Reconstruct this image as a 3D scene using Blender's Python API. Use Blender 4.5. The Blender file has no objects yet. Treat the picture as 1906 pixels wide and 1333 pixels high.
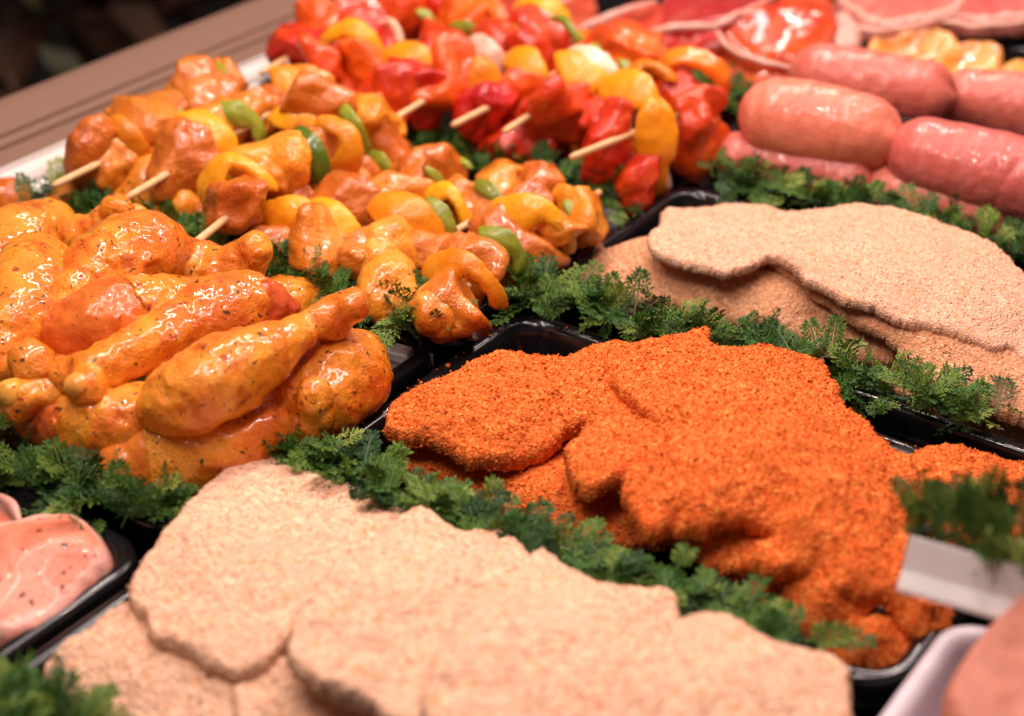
import bpy, math, random
import numpy as np
random.seed(7)
SC = bpy.context.scene
COL = SC.collection

# ------------------------------------------------------------------ camera model (photo 1906 x 1333)
F, CX, CY, PIT, AZ, H = 2983., 953., 666., math.radians(31.6), math.radians(35.3), .47
_hx = np.array([-math.sin(AZ), math.cos(AZ), 0.])
RIGHT = np.array([math.cos(AZ), math.sin(AZ), 0.])
FWD = _hx*math.cos(PIT)+np.array([0, 0, -math.sin(PIT)])
UP = np.cross(RIGHT, FWD)
CAM = -FWD*(H/math.sin(PIT))

def P(px, py, z=0.):
    d = FWD+RIGHT*((px-CX)/F)-UP*((py-CY)/F)
    return CAM+d*((z-CAM[2])/d[2])

def mpp(p):                     # metres covered by one photo pixel at p
    return float((np.asarray(p)-CAM) @ FWD)/F

# ------------------------------------------------------------------ numpy noise
def _h(i, j, k, s):
    n = (i*374761393+j*668265263+k*2147483647+s*1274126177) & 0xffffffff
    n = ((n ^ (n >> 13))*1274126177) & 0xffffffff
    n = ((n ^ (n >> 16))*2246822519) & 0xffffffff
    return ((n ^ (n >> 15)) & 0xffff)/32767.5-1.

def vnoise(p, scale, seed=0):
    q = p/scale+np.array([17.3, 5.1, 9.7])
    i = np.floor(q).astype(np.int64); f = q-i; u = f*f*(3-2*f)
    r = 0.
    for a in (0, 1):
        wa = u[:, 0] if a else 1-u[:, 0]
        for b in (0, 1):
            wb = u[:, 1] if b else 1-u[:, 1]
            for c in (0, 1):
                wc = u[:, 2] if c else 1-u[:, 2]
                r = r+wa*wb*wc*_h(i[:, 0]+a, i[:, 1]+b, i[:, 2]+c, seed)
    return r

# ------------------------------------------------------------------ meshes
def raw_mesh(name, v, f, smooth=True):
    m = bpy.data.meshes.new(name)
    if isinstance(f, np.ndarray):
        k = f.shape[1]
        m.vertices.add(len(v)); m.vertices.foreach_set('co', np.ascontiguousarray(v, dtype=np.float32).ravel())
        m.loops.add(f.size); m.loops.foreach_set('vertex_index', np.ascontiguousarray(f, dtype=np.int32).ravel())
        m.polygons.add(len(f)); m.polygons.foreach_set('loop_start', np.arange(0, f.size, k, dtype=np.int32))
        m.polygons.foreach_set('loop_total', np.full(len(f), k, dtype=np.int32))
        m.update(calc_edges=True); m.validate()
    else:
        m.from_pydata([tuple(x) for x in v], [], f); m.update()
    m.polygons.foreach_set('use_smooth', np.full(len(m.polygons), smooth))
    return m

def link(name, mesh, mat=None, parent=None, loc=(0, 0, 0)):
    o = bpy.data.objects.new(name, mesh); COL.objects.link(o)
    if mat is not None and mesh is not None and not mesh.materials: mesh.materials.append(mat)
    o.location = tuple(float(c) for c in loc)
    if parent: o.parent = parent
    return o

def tag(o, label, cat, group=None):
    o['label'] = label; o['category'] = cat
    if group: o['group'] = group
    return o

def structure(o):
    o['kind'] = 'structure'; return o

def thing(name, loc, label, cat, group=None):
    o = bpy.data.objects.new(name, None); COL.objects.link(o); o.empty_display_size = .02
    o.location = tuple(float(c) for c in loc)
    return tag(o, label, cat, group)

def solid(name, v, f, mat, parent=None, smooth=True):      # world verts -> object with a sensible origin
    v = np.asarray(v, float)
    o0 = np.array(parent.location) if parent else np.array([v[:, 0].mean(), v[:, 1].mean(), v[:, 2].min()])
    return link(name, raw_mesh(name, v-o0, f, smooth), mat, parent, (0, 0, 0) if parent else o0)

def vnormals(v, f):
    a, b, c = v[f[:, 0]], v[f[:, 1]], v[f[:, 2]]
    n = np.cross(b-a, c-a)
    out = np.zeros_like(v)
    for k in range(f.shape[1]):
        for d in range(3): out[:, d] += np.bincount(f[:, k], n[:, d], len(v))
    return out/np.maximum(np.linalg.norm(out, axis=1, keepdims=True), 1e-12)

def nets(fn, lo, hi, vox):      # surface nets of a signed distance function
    lo = np.asarray(lo, float); n = np.ceil((np.asarray(hi)-lo)/vox).astype(int)+1
    g = np.stack(np.meshgrid(*[np.arange(k) for k in n], indexing='ij'), -1).reshape(-1, 3)
    V = fn(lo+g*vox).reshape(n)
    ins = V < 0
    cs = [(a, b, c) for a in (0, 1) for b in (0, 1) for c in (0, 1)]
    sl = lambda A, o: A[o[0]:n[0]-1+o[0], o[1]:n[1]-1+o[1], o[2]:n[2]-1+o[2]]
    cnt = sum(sl(ins, o).astype(np.int8) for o in cs)
    mix = (cnt > 0) & (cnt < 8)
    ijk = np.argwhere(mix)
    idx = np.full(mix.shape, -1, np.int64); idx[mix] = np.arange(len(ijk))
    acc = np.zeros((len(ijk), 3)); num = np.zeros(len(ijk))
    for o in cs:
        for ax in range(3):
            if o[ax]: continue
            o2 = list(o); o2[ax] = 1
            a = V[ijk[:, 0]+o[0], ijk[:, 1]+o[1], ijk[:, 2]+o[2]]; b = V[ijk[:, 0]+o2[0], ijk[:, 1]+o2[1], ijk[:, 2]+o2[2]]
            cr = (a < 0) != (b < 0)
            t = np.where(cr, a/np.where(cr, a-b, 1), 0)
            p = np.tile(np.array(o, float), (len(ijk), 1)); p[:, ax] = t
            acc += p*cr[:, None]; num += cr
    v = lo+(ijk+acc/num[:, None])*vox
    quads = []
    for ax in range(3):
        s1, s2 = [slice(None)]*3, [slice(None)]*3
        s1[ax] = slice(0, -1); s2[ax] = slice(1, None)
        a, b = ins[tuple(s1)], ins[tuple(s2)]
        e = np.argwhere(a != b); fl = a[a != b]
        u, w = (ax+1) % 3, (ax+2) % 3
        ok = (e[:, u] > 0) & (e[:, w] > 0) & (e[:, u] < n[u]-1) & (e[:, w] < n[w]-1)
        e, fl = e[ok], fl[ok]
        def cell(du, dw):
            c = e.copy(); c[:, u] += du; c[:, w] += dw
            return idx[c[:, 0], c[:, 1], c[:, 2]]
        q = np.stack([cell(-1, -1), cell(0, -1), cell(0, 0), cell(-1, 0)], 1)
        q[~fl] = q[~fl][:, ::-1]
        quads.append(q)
    q = np.concatenate(quads)
    return v, q[(q >= 0).all(1)]

def smin(a, b, k):
    h = np.clip(.5+.5*(b-a)/k, 0, 1)
    return b*(1-h)+a*h-k*h*(1-h)

def tube_mesh(pts, radii, seg=10, cap=True):
    pts = np.asarray(pts, float); n = len(pts)
    if np.isscalar(radii): radii = [radii]*n
    v, f = [], []
    for i in range(n):
        t = pts[min(i+1, n-1)]-pts[max(i-1, 0)]; t /= np.linalg.norm(t)
        a = np.cross(t, [0, 0, 1.]) if abs(t[2]) < .9 else np.cross(t, [1., 0, 0]); a /= np.linalg.norm(a); b = np.cross(a, t)
        for k in range(seg):
            c = 2*math.pi*k/seg; v.append(pts[i]+radii[i]*(a*math.cos(c)+b*math.sin(c)))
    for i in range(n-1):
        for k in range(seg):
            f.append((i*seg+k, i*seg+(k+1) % seg, (i+1)*seg+(k+1) % seg, (i+1)*seg+k))
    if cap: f += [tuple(range(seg))[::-1], tuple(range((n-1)*seg, n*seg))]
    return np.array(v), f

def spline(pts, n):
    pts = np.asarray(pts, float); m = len(pts)
    q = np.vstack([2*pts[0]-pts[1], pts, 2*pts[-1]-pts[-2]])
    out = []
    for t in np.linspace(0, m-1-1e-6, n):
        i = int(t); u = t-i; a, b, c, d = q[i:i+4]
        out.append(.5*((2*b)+(-a+c)*u+(2*a-5*b+4*c-d)*u*u+(-a+3*b-3*c+d)*u**3))
    return np.array(out)

# ------------------------------------------------------------------ materials
def new_mat(name):
    m = bpy.data.materials.new(name); m.use_nodes = True
    nt = m.node_tree; b = nt.nodes['Principled BSDF']
    return m, nt, b
def node(nt, kind, **kw):
    n = nt.nodes.new(kind)
    for k, v in kw.items():
        if k in n.inputs: n.inputs[k].default_value = v
        else: setattr(n, k, v)
    return n
def coords(nt, stretch=None):
    g = node(nt, 'ShaderNodeTexCoord')
    mp = node(nt, 'ShaderNodeMapping'); nt.links.new(g.outputs['Object'], mp.inputs[0])
    if stretch: mp.inputs['Scale'].default_value = stretch
    oi = node(nt, 'ShaderNodeObjectInfo')
    ml = node(nt, 'ShaderNodeMath', operation='MULTIPLY'); ml.inputs[1].default_value = 37.
    nt.links.new(oi.outputs['Random'], ml.inputs[0])
    cb = node(nt, 'ShaderNodeCombineXYZ'); nt.links.new(ml.outputs[0], cb.inputs[0]); nt.links.new(ml.outputs[0], cb.inputs[1])
    nt.links.new(cb.outputs[0], mp.inputs['Location'])
    return mp.outputs[0], oi.outputs['Random']
def noise_n(nt, co, scale, detail=3, rough=.55, dist=0):
    n = node(nt, 'ShaderNodeTexNoise'); n.inputs['Scale'].default_value = scale; n.inputs['Detail'].default_value = detail
    n.inputs['Roughness'].default_value = rough; n.inputs['Distortion'].default_value = dist
    nt.links.new(co, n.inputs['Vector']); return n.outputs['Fac']
def ramp(nt, fac, stops):
    r = node(nt, 'ShaderNodeValToRGB'); e = r.color_ramp.elements
    while len(e) < len(stops): e.new(.5)
    for el, (p, c) in zip(e, stops):
        el.position = p; el.color = (*c, 1) if len(c) == 3 else c
    nt.links.new(fac, r.inputs[0]); return r.outputs[0]
def mix(nt, fac, a, b, mode='MIX'):
    m = node(nt, 'ShaderNodeMix', data_type='RGBA', blend_type=mode)
    for s, x in ((m.inputs[0], fac), (m.inputs[6], a), (m.inputs[7], b)):
        if isinstance(x, (int, float)): s.default_value = x
        elif isinstance(x, tuple): s.default_value = (*x, 1)
        else: nt.links.new(x, s)
    return m.outputs[2]
def math_n(nt, op, a, b=None):
    m = node(nt, 'ShaderNodeMath', operation=op)
    for s, x in zip(m.inputs, (a, b)):
        if x is None: continue
        if isinstance(x, (int, float)): s.default_value = x
        else: nt.links.new(x, s)
    return m.outputs[0]
def bump(nt, b, hgt, strength, dist, prev=None):
    n = node(nt, 'ShaderNodeBump'); n.inputs['Strength'].default_value = strength; n.inputs['Distance'].default_value = dist
    nt.links.new(hgt, n.inputs['Height'])
    if prev: nt.links.new(prev, n.inputs['Normal'])
    nt.links.new(n.outputs[0], b.inputs['Normal']); return n.outputs[0]
def flecks(nt, co, scale, size, share, seed, stretch=0.35):      # sparse irregular specks, 1 inside a speck
    w = node(nt, 'ShaderNodeTexNoise'); w.inputs['Scale'].default_value = scale*2.2; nt.links.new(co, w.inputs['Vector'])
    add = node(nt, 'ShaderNodeVectorMath', operation='MULTIPLY_ADD'); nt.links.new(w.outputs['Color'], add.inputs[0])
    add.inputs[1].default_value = (stretch/scale,)*3
    of = node(nt, 'ShaderNodeVectorMath', operation='ADD'); nt.links.new(co, of.inputs[0]); of.inputs[1].default_value = (seed, seed*.7, -seed)
    nt.links.new(of.outputs[0], add.inputs[2])
    v = node(nt, 'ShaderNodeTexVoronoi'); v.inputs['Scale'].default_value = scale; nt.links.new(add.outputs[0], v.inputs['Vector'])
    sp = node(nt, 'ShaderNodeSeparateColor'); nt.links.new(v.outputs['Color'], sp.inputs[0])
    on = math_n(nt, 'LESS_THAN', sp.outputs[0], share)
    rad = math_n(nt, 'MULTIPLY', math_n(nt, 'ADD', sp.outputs[1], .35), size*scale)
    near = math_n(nt, 'LESS_THAN', v.outputs['Distance'], rad)
    return math_n(nt, 'MULTIPLY', on, near)
def plain(name, col, rough=.5, var=.15, scale=60, **kw):
    m, nt, b = new_mat(name); co, rnd = coords(nt)
    n = noise_n(nt, co, scale, 4)
    c = ramp(nt, n, [(.25, tuple(x*(1-var) for x in col)), (.75, tuple(min(1, x*(1+var)) for x in col))])
    nt.links.new(c, b.inputs['Base Color']); b.inputs['Roughness'].default_value = rough
    for k, v in kw.items(): b.inputs[k].default_value = v
    return m
def sss(b, w, scale, rad=(1, .35, .18)):
    b.inputs['Subsurface Weight'].default_value = w; b.inputs['Subsurface Scale'].default_value = scale
    b.inputs['Subsurface Radius'].default_value = rad

def crumb_mat(name, dark, mid, light, spot, grain=900, bare=None):
    m, nt, b = new_mat(name); co, rnd = coords(nt)
    v = node(nt, 'ShaderNodeTexVoronoi'); v.inputs['Scale'].default_value = grain; nt.links.new(co, v.inputs['Vector'])
    sp = node(nt, 'ShaderNodeSeparateColor'); nt.links.new(v.outputs['Color'], sp.inputs[0])
    c = ramp(nt, sp.outputs[0], [(0, dark), (.35, mid), (.75, mid), (1, light)])
    big = noise_n(nt, co, 45, 4)
    c = mix(nt, ramp(nt, big, [(.42, (0, 0, 0)), (.68, (.5, .5, .5))]), c, tuple(x*.8 for x in mid))
    sm = noise_n(nt, co, 170, 2)
    c = mix(nt, ramp(nt, sm, [(.60, (0, 0, 0)), (.70, (.6, .6, .6))]), c, spot)
    fl = flecks(nt, co, 150, .0010, .7, 3.)
    c = mix(nt, math_n(nt, 'MULTIPLY', fl, .7), c, spot)
    if bare: c = mix(nt, ramp(nt, noise_n(nt, co, 26, 5, .65), [(.56, (0, 0, 0)), (.70, (.6, .6, .6))]), c, bare)
    nt.links.new(c, b.inputs['Base Color']); b.inputs['Roughness'].default_value = .75
    b.inputs['Specular IOR Level'].default_value = .25
    n1 = bump(nt, b, math_n(nt, 'SUBTRACT', 1., v.outputs['Distance']), .9, .0009)
    bump(nt, b, noise_n(nt, co, 2200, 2), .35, .0003, n1)
    return m
PALE = crumb_mat('pale_breadcrumbs', (.55, .25, .13), (.84, .47, .30), (.95, .68, .48), (.82, .34, .12))
TAN = crumb_mat('tan_breadcrumbs', (.42, .15, .06), (.70, .33, .165), (.90, .60, .38), (.70, .24, .07), 800, (.62, .22, .11))
CREAM = crumb_mat('cream_breadcrumbs', (.60, .30, .17), (.85, .50, .32), (.95, .68, .48), (.85, .38, .13), 560, (.60, .36, .26))
ORANGE = crumb_mat('paprika_breadcrumbs', (.62, .072, .006), (.85, .174, .024), (.95, .38, .085), (.74, .085, .009), 760, (.66, .095, .012))

def chicken_skin():
    m, nt, b = new_mat('marinated_skin'); co, rnd = coords(nt)
    n = noise_n(nt, co, 38, 4, .6, .6)
    c = ramp(nt, n, [(.22, (.66, .095, .004)), (.4, (.84, .205, .007)), (.57, (.90, .31, .016)), (.78, (.92, .43, .055))])
    n2 = noise_n(nt, co, 16, 3)
    c = mix(nt, ramp(nt, n2, [(.46, (0, 0, 0)), (.7, (.85, .85, .85))]), c, (.70, .11, .004))
    n3 = noise_n(nt, co, 90, 2)
    c = mix(nt, ramp(nt, n3, [(.6, (0, 0, 0)), (.72, (.7, .7, .7))]), c, (.46, .045, .006))
    fr = flecks(nt, co, 110, .0015, .6, 1.3, .6)
    c = mix(nt, math_n(nt, 'MULTIPLY', fr, .85), c, (.40, .03, .006))
    fg = flecks(nt, co, 165, .00105, .8, 5.1, 1.1)
    c = mix(nt, math_n(nt, 'MULTIPLY', fg, .93), c, (.028, .022, .004))
    fh = flecks(nt, co, 330, .00045, 1., 8.1, .9)
    c = mix(nt, math_n(nt, 'MULTIPLY', fh, .85), c, (.06, .035, .01))
    nt.links.new(c, b.inputs['Base Color'])
    b.inputs['Roughness'].default_value = .2; b.inputs['Specular IOR Level'].default_value = .35; b.inputs['Coat Weight'].default_value = .75; b.inputs['Coat Roughness'].default_value = .04
    sss(b, .06, .003)
    n0 = bump(nt, b, noise_n(nt, co, 600, 3, .62, .6), 1., .0012)
    n0 = bump(nt, b, noise_n(nt, co, 230, 3, .6, .8), .5, .0016, n0)
    bump(nt, b, math_n(nt, 'ADD', fg, fr), .6, .0005, n0)
    return m
SKIN = chicken_skin()

def meat_mat(name, stops, fleck=None, rough=.2, fiber=None, coat=.6, spec_bump=.35, sc=40, sw=.2):
    m, nt, b = new_mat(name); co, rnd = coords(nt, fiber)
    n = noise_n(nt, co, sc, 4, .6, .7)
    c = ramp(nt, n, stops)
    hv = node(nt, 'ShaderNodeHueSaturation'); nt.links.new(c, hv.inputs['Color'])
    nt.links.new(math_n(nt, 'ADD', math_n(nt, 'MULTIPLY', rnd, .35), .82), hv.inputs['Value'])
    nt.links.new(math_n(nt, 'ADD', math_n(nt, 'MULTIPLY', rnd, .02), .49), hv.inputs['Hue'])
    c = hv.outputs[0]
    co2, _ = coords(nt)
    for (s, size, share, seed, col, al) in fleck or []:
        c = mix(nt, math_n(nt, 'MULTIPLY', flecks(nt, co2, s, size, share, seed, .6), al), c, col)
    nt.links.new(c, b.inputs['Base Color'])
    b.inputs['Roughness'].default_value = rough; b.inputs['Specular IOR Level'].default_value = .35; b.inputs['Coat Weight'].default_value = coat; b.inputs['Coat Roughness'].default_value = .05
    sss(b, sw, .005)
    n0 = bump(nt, b, noise_n(nt, co2, 260, 3), spec_bump, .0012)
    bump(nt, b, noise_n(nt, co, 90, 3), .3, .002, n0)
    return m
HERB = [(165, .0007, .8, 2.2, (.05, .03, .01), .9), (125, .0009, .5, 7.7, (.5, .02, .01), .8)]
RAWMEAT = meat_mat('exposed_thigh_meat', [(.3, (.55, .085, .012)), (.7, (.72, .17, .03))], HERB, .2, None, .3, .6, 40, .15)
CARTI = meat_mat('marinated_knuckle', [(.3, (.68, .20, .02)), (.7, (.84, .42, .08))], HERB, .2)
# the shared piece meshes are one unit across, so their texture scales are per piece and not per metre
def piece_mat(name, stops, fleck, **kw):
    return meat_mat(name, stops, fleck, **kw)
U = 1/32.
HERBU = [(7.5, .014, .8, 2.2, (.06, .03, .01), .9), (5.5, .018, .4, 7.7, (.5, .03, .01), .8)]
def unit_meat(name, stops, fleck=None, rough=.2, coat=.6, sw=.15, bmp=.16, sc=1.6):
    m, nt, b = new_mat(name); co, rnd = coords(nt)
    c = ramp(nt, noise_n(nt, co, sc, 4, .6, .7), stops)
    hv = node(nt, 'ShaderNodeHueSaturation'); nt.links.new(c, hv.inputs['Color'])
    nt.links.new(math_n(nt, 'ADD', math_n(nt, 'MULTIPLY', rnd, .4), .8), hv.inputs['Value'])
    nt.links.new(math_n(nt, 'ADD', math_n(nt, 'MULTIPLY', rnd, .02), .49), hv.inputs['Hue'])
    c = hv.outputs[0]
    for (s, size, share, seed, col, al) in fleck or []:
        c = mix(nt, math_n(nt, 'MULTIPLY', flecks(nt, co, s, size, share, seed, .6), al), c, col)
    nt.links.new(c, b.inputs['Base Color'])
    b.inputs['Roughness'].default_value = rough; b.inputs['Specular IOR Level'].default_value = .35; b.inputs['Coat Weight'].default_value = coat; b.inputs['Coat Roughness'].default_value = .05
    sss(b, sw, .006, (1, .45, .2))
    n0 = bump(nt, b, noise_n(nt, co, 24, 4, .65), bmp*1.3, .03)
    bump(nt, b, noise_n(nt, co, 6, 3), bmp*.9, .06, n0)
    return m
CHUNK = unit_meat('curry_chicken', [(.25, (.53, .125, .008)), (.5, (.72, .212, .018)), (.75, (.82, .33, .05))], HERBU, sw=.5)
REDCHUNK = unit_meat('paprika_meat', [(.25, (.44, .02, .003)), (.5, (.72, .052, .006)), (.75, (.80, .115, .012))],
                     [(6., .014, .6, 2.2, (.06, .02, .01), .7)], .15)
YEL = unit_meat('yellow_pepper_flesh', [(.3, (.78, .235, .005)), (.7, (.84, .33, .012))], [(6., .01, .4, 2.2, (.2, .1, .02), .6)], .32, .25, .12, .08)
GRN = unit_meat('green_pepper_flesh', [(.3, (.17, .22, .012)), (.7, (.36, .37, .04))], None, .3, .3, .1, .08)
DGRN = unit_meat('dark_green_pepper_flesh', [(.3, (.035, .08, .005)), (.7, (.12, .18, .012))], None, .2, .6, .05, .08)
OREP = unit_meat('orange_pepper_flesh', [(.3, (.78, .10, .008)), (.7, (.88, .22, .012))], None, .2, .6, .15, .08)
ONI = unit_meat('onion_flesh', [(.3, (.78, .40, .26)), (.7, (.84, .58, .42))], None, .25, .5, .3, .08)

ROLL = meat_mat('raw_pork_roll', [(.2, (.64, .13, .08)), (.5, (.72, .185, .125)), (.66, (.75, .23, .16)), (.84, (.82, .40, .31))], None, .36, (.4, 1.8, .4), .28, .7, 62, .2)
STEAK = meat_mat('marinated_red_steak', [(.25, (.42, .03, .015)), (.5, (.58, .06, .03)), (.8, (.70, .15, .08))], None, .22, (1, .4, 1), .7, .35, 60)
GLAZE = meat_mat('glazed_red_steak', [(.25, (.48, .025, .01)), (.55, (.68, .08, .015)), (.8, (.76, .22, .05))], [(130, .0013, .6, 3.3, (.10, .10, .03), .7)], .12, None, .9, .5, 50)
FAT = meat_mat('white_fat', [(.3, (.74, .33, .24)), (.7, (.85, .54, .43))], None, .35, None, .3, .2, 60, .35)
CHOP = meat_mat('pink_pork', [(.2, (.62, .10, .065)), (.5, (.76, .175, .12)), (.75, (.82, .31, .23))],
                [(170, .0013, .85, 4.4, (.05, .015, .01), .9)], .34, (1, .5, 1), .2, .7, 45, .2)
def marble(m, wide, fat):        # pale fat band following the rind, with streaks
    nt = m.node_tree; b = nt.nodes['Principled BSDF']; src = b.inputs['Base Color'].links[0].from_socket
    at = node(nt, 'ShaderNodeAttribute', attribute_name='edge'); co, _ = coords(nt)
    d = math_n(nt, 'ADD', at.outputs['Fac'], math_n(nt, 'MULTIPLY', math_n(nt, 'SUBTRACT', noise_n(nt, co, 90, 4), .5), wide*1.8))
    k = ramp(nt, math_n(nt, 'DIVIDE', d, wide), [(.25, (.35,)*3), (.5, (.9,)*3), (.85, (.75,)*3), (1, (0, 0, 0))])
    c = mix(nt, k, src, fat)
    st = ramp(nt, noise_n(nt, co, 42, 5, .6, 1.2), [(.58, (0, 0, 0)), (.72, (.22,)*3)])
    nt.links.new(mix(nt, st, c, fat), b.inputs['Base Color'])
marble(CHOP, .008, (.84, .46, .37))
YSTEAK = meat_mat('yellow_marinated_steak', [(.25, (.62, .10, .015)), (.48, (.82, .33, .05)), (.75, (.88, .52, .17))], None, .25, None, .6, .5, 70)
HAM = meat_mat('liver_loaf', [(.2, (.42, .125, .09)), (.5, (.50, .155, .115)), (.8, (.57, .21, .16))], [(300, .0006, .6, 2., (.40, .11, .085), .6)], .62, None, .0, .5, 120, .2)
CASING = plain('loaf_casing', (.52, .20, .14), .35)

BLACK, _nt, _b = new_mat('black_tray_plastic')
_b.inputs['Base Color'].default_value = (.008, .007, .008, 1); _b.inputs['Roughness'].default_value = .12
_co, _ = coords(_nt)
_nt.links.new(ramp(_nt, noise_n(_nt, _co, 30, 4), [(.3, (.08,)*3), (.8, (.26,)*3)]), _b.inputs['Roughness'])
WHITEP = plain('white_plastic', (.80, .77, .74), .35, .04)
LILAC_REFL = plain('white_plastic_lilac_reflection', (.72, .62, .67), .3, .04)  # white plastic; the lilac reflection of the lamp is put into the colour
RAILW = plain('white_enamel_rail', (.80, .72, .67), .3, .04, 20)
WOODST = plain('bamboo', (.74, .44, .20), .55, .18, 220)
LEDGE, _nt, _b = new_mat('brushed_ledge')
_co, _ = coords(_nt, (1, .02, 1))
_nt.links.new(ramp(_nt, noise_n(_nt, _co, 12, 3), [(.3, (.34, .195, .14)), (.7, (.38, .22, .155))]), _b.inputs['Base Color'])
_b.inputs['Roughness'].default_value = .42; _b.inputs['Metallic'].default_value = .35
DARKM = plain('dark_metal', (.03, .024, .022), .4)
COUNTER = plain('black_counter', (.010, .009, .009), .35, .3)
AISLE = plain('dark_aisle', (.012, .010, .008), .7, .3, 6)
BROWNL = plain('brown_leaf', (.085, .035, .016), .6, .5, 8)
OLIVEL = plain('olive_leaf', (.045, .045, .014), .6, .4, 8)

LEAF, _nt, _b = new_mat('plastic_parsley')
_at = node(_nt, 'ShaderNodeAttribute', attribute_name='tint')
_nt.links.new(ramp(_nt, _at.outputs['Fac'], [(0, (.018, .060, .014)), (.4, (.055, .145, .022)), (.75, (.15, .24, .03)), (1, (.32, .36, .08))]), _b.inputs['Base Color'])
_b.inputs['Roughness'].default_value = .45; _b.inputs['Specular IOR Level'].default_value = .28
STEM = plain('parsley_stem', (.02, .07, .02), .45)

# ------------------------------------------------------------------ trays
def tray(x0, x1, y0, y1, z, label, mat=BLACK, depth=.03, rad=.024, cat='tray', name='food_tray'):
    # rounded rectangle rings: (inset, height)
    prof = [(-.001, -.012), (0, -.004), (.0007, -.0012), (.0025, 0), (.006, .0003), (.0085, -.001), (.0105, -.004), (.0125, -.010),
            (.016, -depth+.006), (.019, -depth+.002), (.024, -depth), (.05, -depth)]
    n = 9; v, f = [], []
    for ins, h in prof:
        r = max(rad-ins*.7, .006)
        for cx, cy, a0 in ((x1-ins-r, y1-ins-r, 0), (x0+ins+r, y1-ins-r, 90), (x0+ins+r, y0+ins+r, 180), (x1-ins-r, y0+ins+r, 270)):
            for k in range(n):
                a = math.radians(a0+90*k/(n-1)); v.append((cx+r*math.cos(a), cy+r*math.sin(a), z+h))
    m = 4*n
    for i in range(len(prof)-1):
        for k in range(m): f.append((i*m+k, i*m+(k+1) % m, (i+1)*m+(k+1) % m, (i+1)*m+k))
    f.append(tuple(range((len(prof)-1)*m, len(prof)*m)))
    # outer skirt closing the underside
    b0 = len(v)
    for ins, h in ((.012, -depth-.003),):
        r = rad-.006
        for cx, cy, a0 in ((x1-ins-r, y1-ins-r, 0), (x0+ins+r, y1-ins-r, 90), (x0+ins+r, y0+ins+r, 180), (x1-ins-r, y0+ins+r, 270)):
            for k in range(n):
                a = math.radians(a0+90*k/(n-1)); v.append((cx+r*math.cos(a), cy+r*math.sin(a), z+h))
    for k in range(m): f.append((k, b0+k, b0+(k+1) % m, (k+1) % m))
    f.append(tuple(range(b0, b0+m))[::-1])
    return tag(solid(name, v, f, mat), label, cat)

# ------------------------------------------------------------------ slabs (schnitzels, steaks, chops)
def poly_sd(p, poly):
    d = np.full(len(p), 1e9); ins = np.zeros(len(p), bool); n = len(poly)
    for i in range(n):
        a, b = poly[i], poly[(i+1) % n]; e = b-a; w = p-a
        t = np.clip((w @ e)/max(e @ e, 1e-12), 0, 1)
        d = np.minimum(d, ((w-t[:, None]*e)**2).sum(1))
        c = ((a[1] > p[:, 1]) != (b[1] > p[:, 1]))
        xi = a[0]+(p[:, 1]-a[1])*(b[0]-a[0])/(b[1]-a[1] if b[1] != a[1] else 1e-12)
        ins ^= c & (p[:, 0] < xi)
    d = np.sqrt(d)
    return np.where(ins, -d, d)

def tps(cp, cz, q, lam=2e-4):
    s = np.ptp(cp, axis=0).max(); c0 = cp.mean(0)
    a = (cp-c0)/s; b = (q-c0)/s
    phi = lambda r2: np.where(r2 > 0, .5*r2*np.log(np.maximum(r2, 1e-12)), 0)
    n = len(a); K = phi(((a[:, None]-a[None])**2).sum(2))+lam*np.eye(n)
    Pm = np.hstack([np.ones((n, 1)), a])
    M = np.block([[K, Pm], [Pm.T, np.zeros((3, 3))]])
    w = np.linalg.solve(M, np.concatenate([cz, np.zeros(3)]))
    out = np.empty(len(b))
    for i in range(0, len(b), 20000):
        bb = b[i:i+20000]
        out[i:i+20000] = phi(((bb[:, None]-a[None])**2).sum(2)) @ w[:n]+np.hstack([np.ones((len(bb), 1)), bb]) @ w[n:]
    return out

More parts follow.
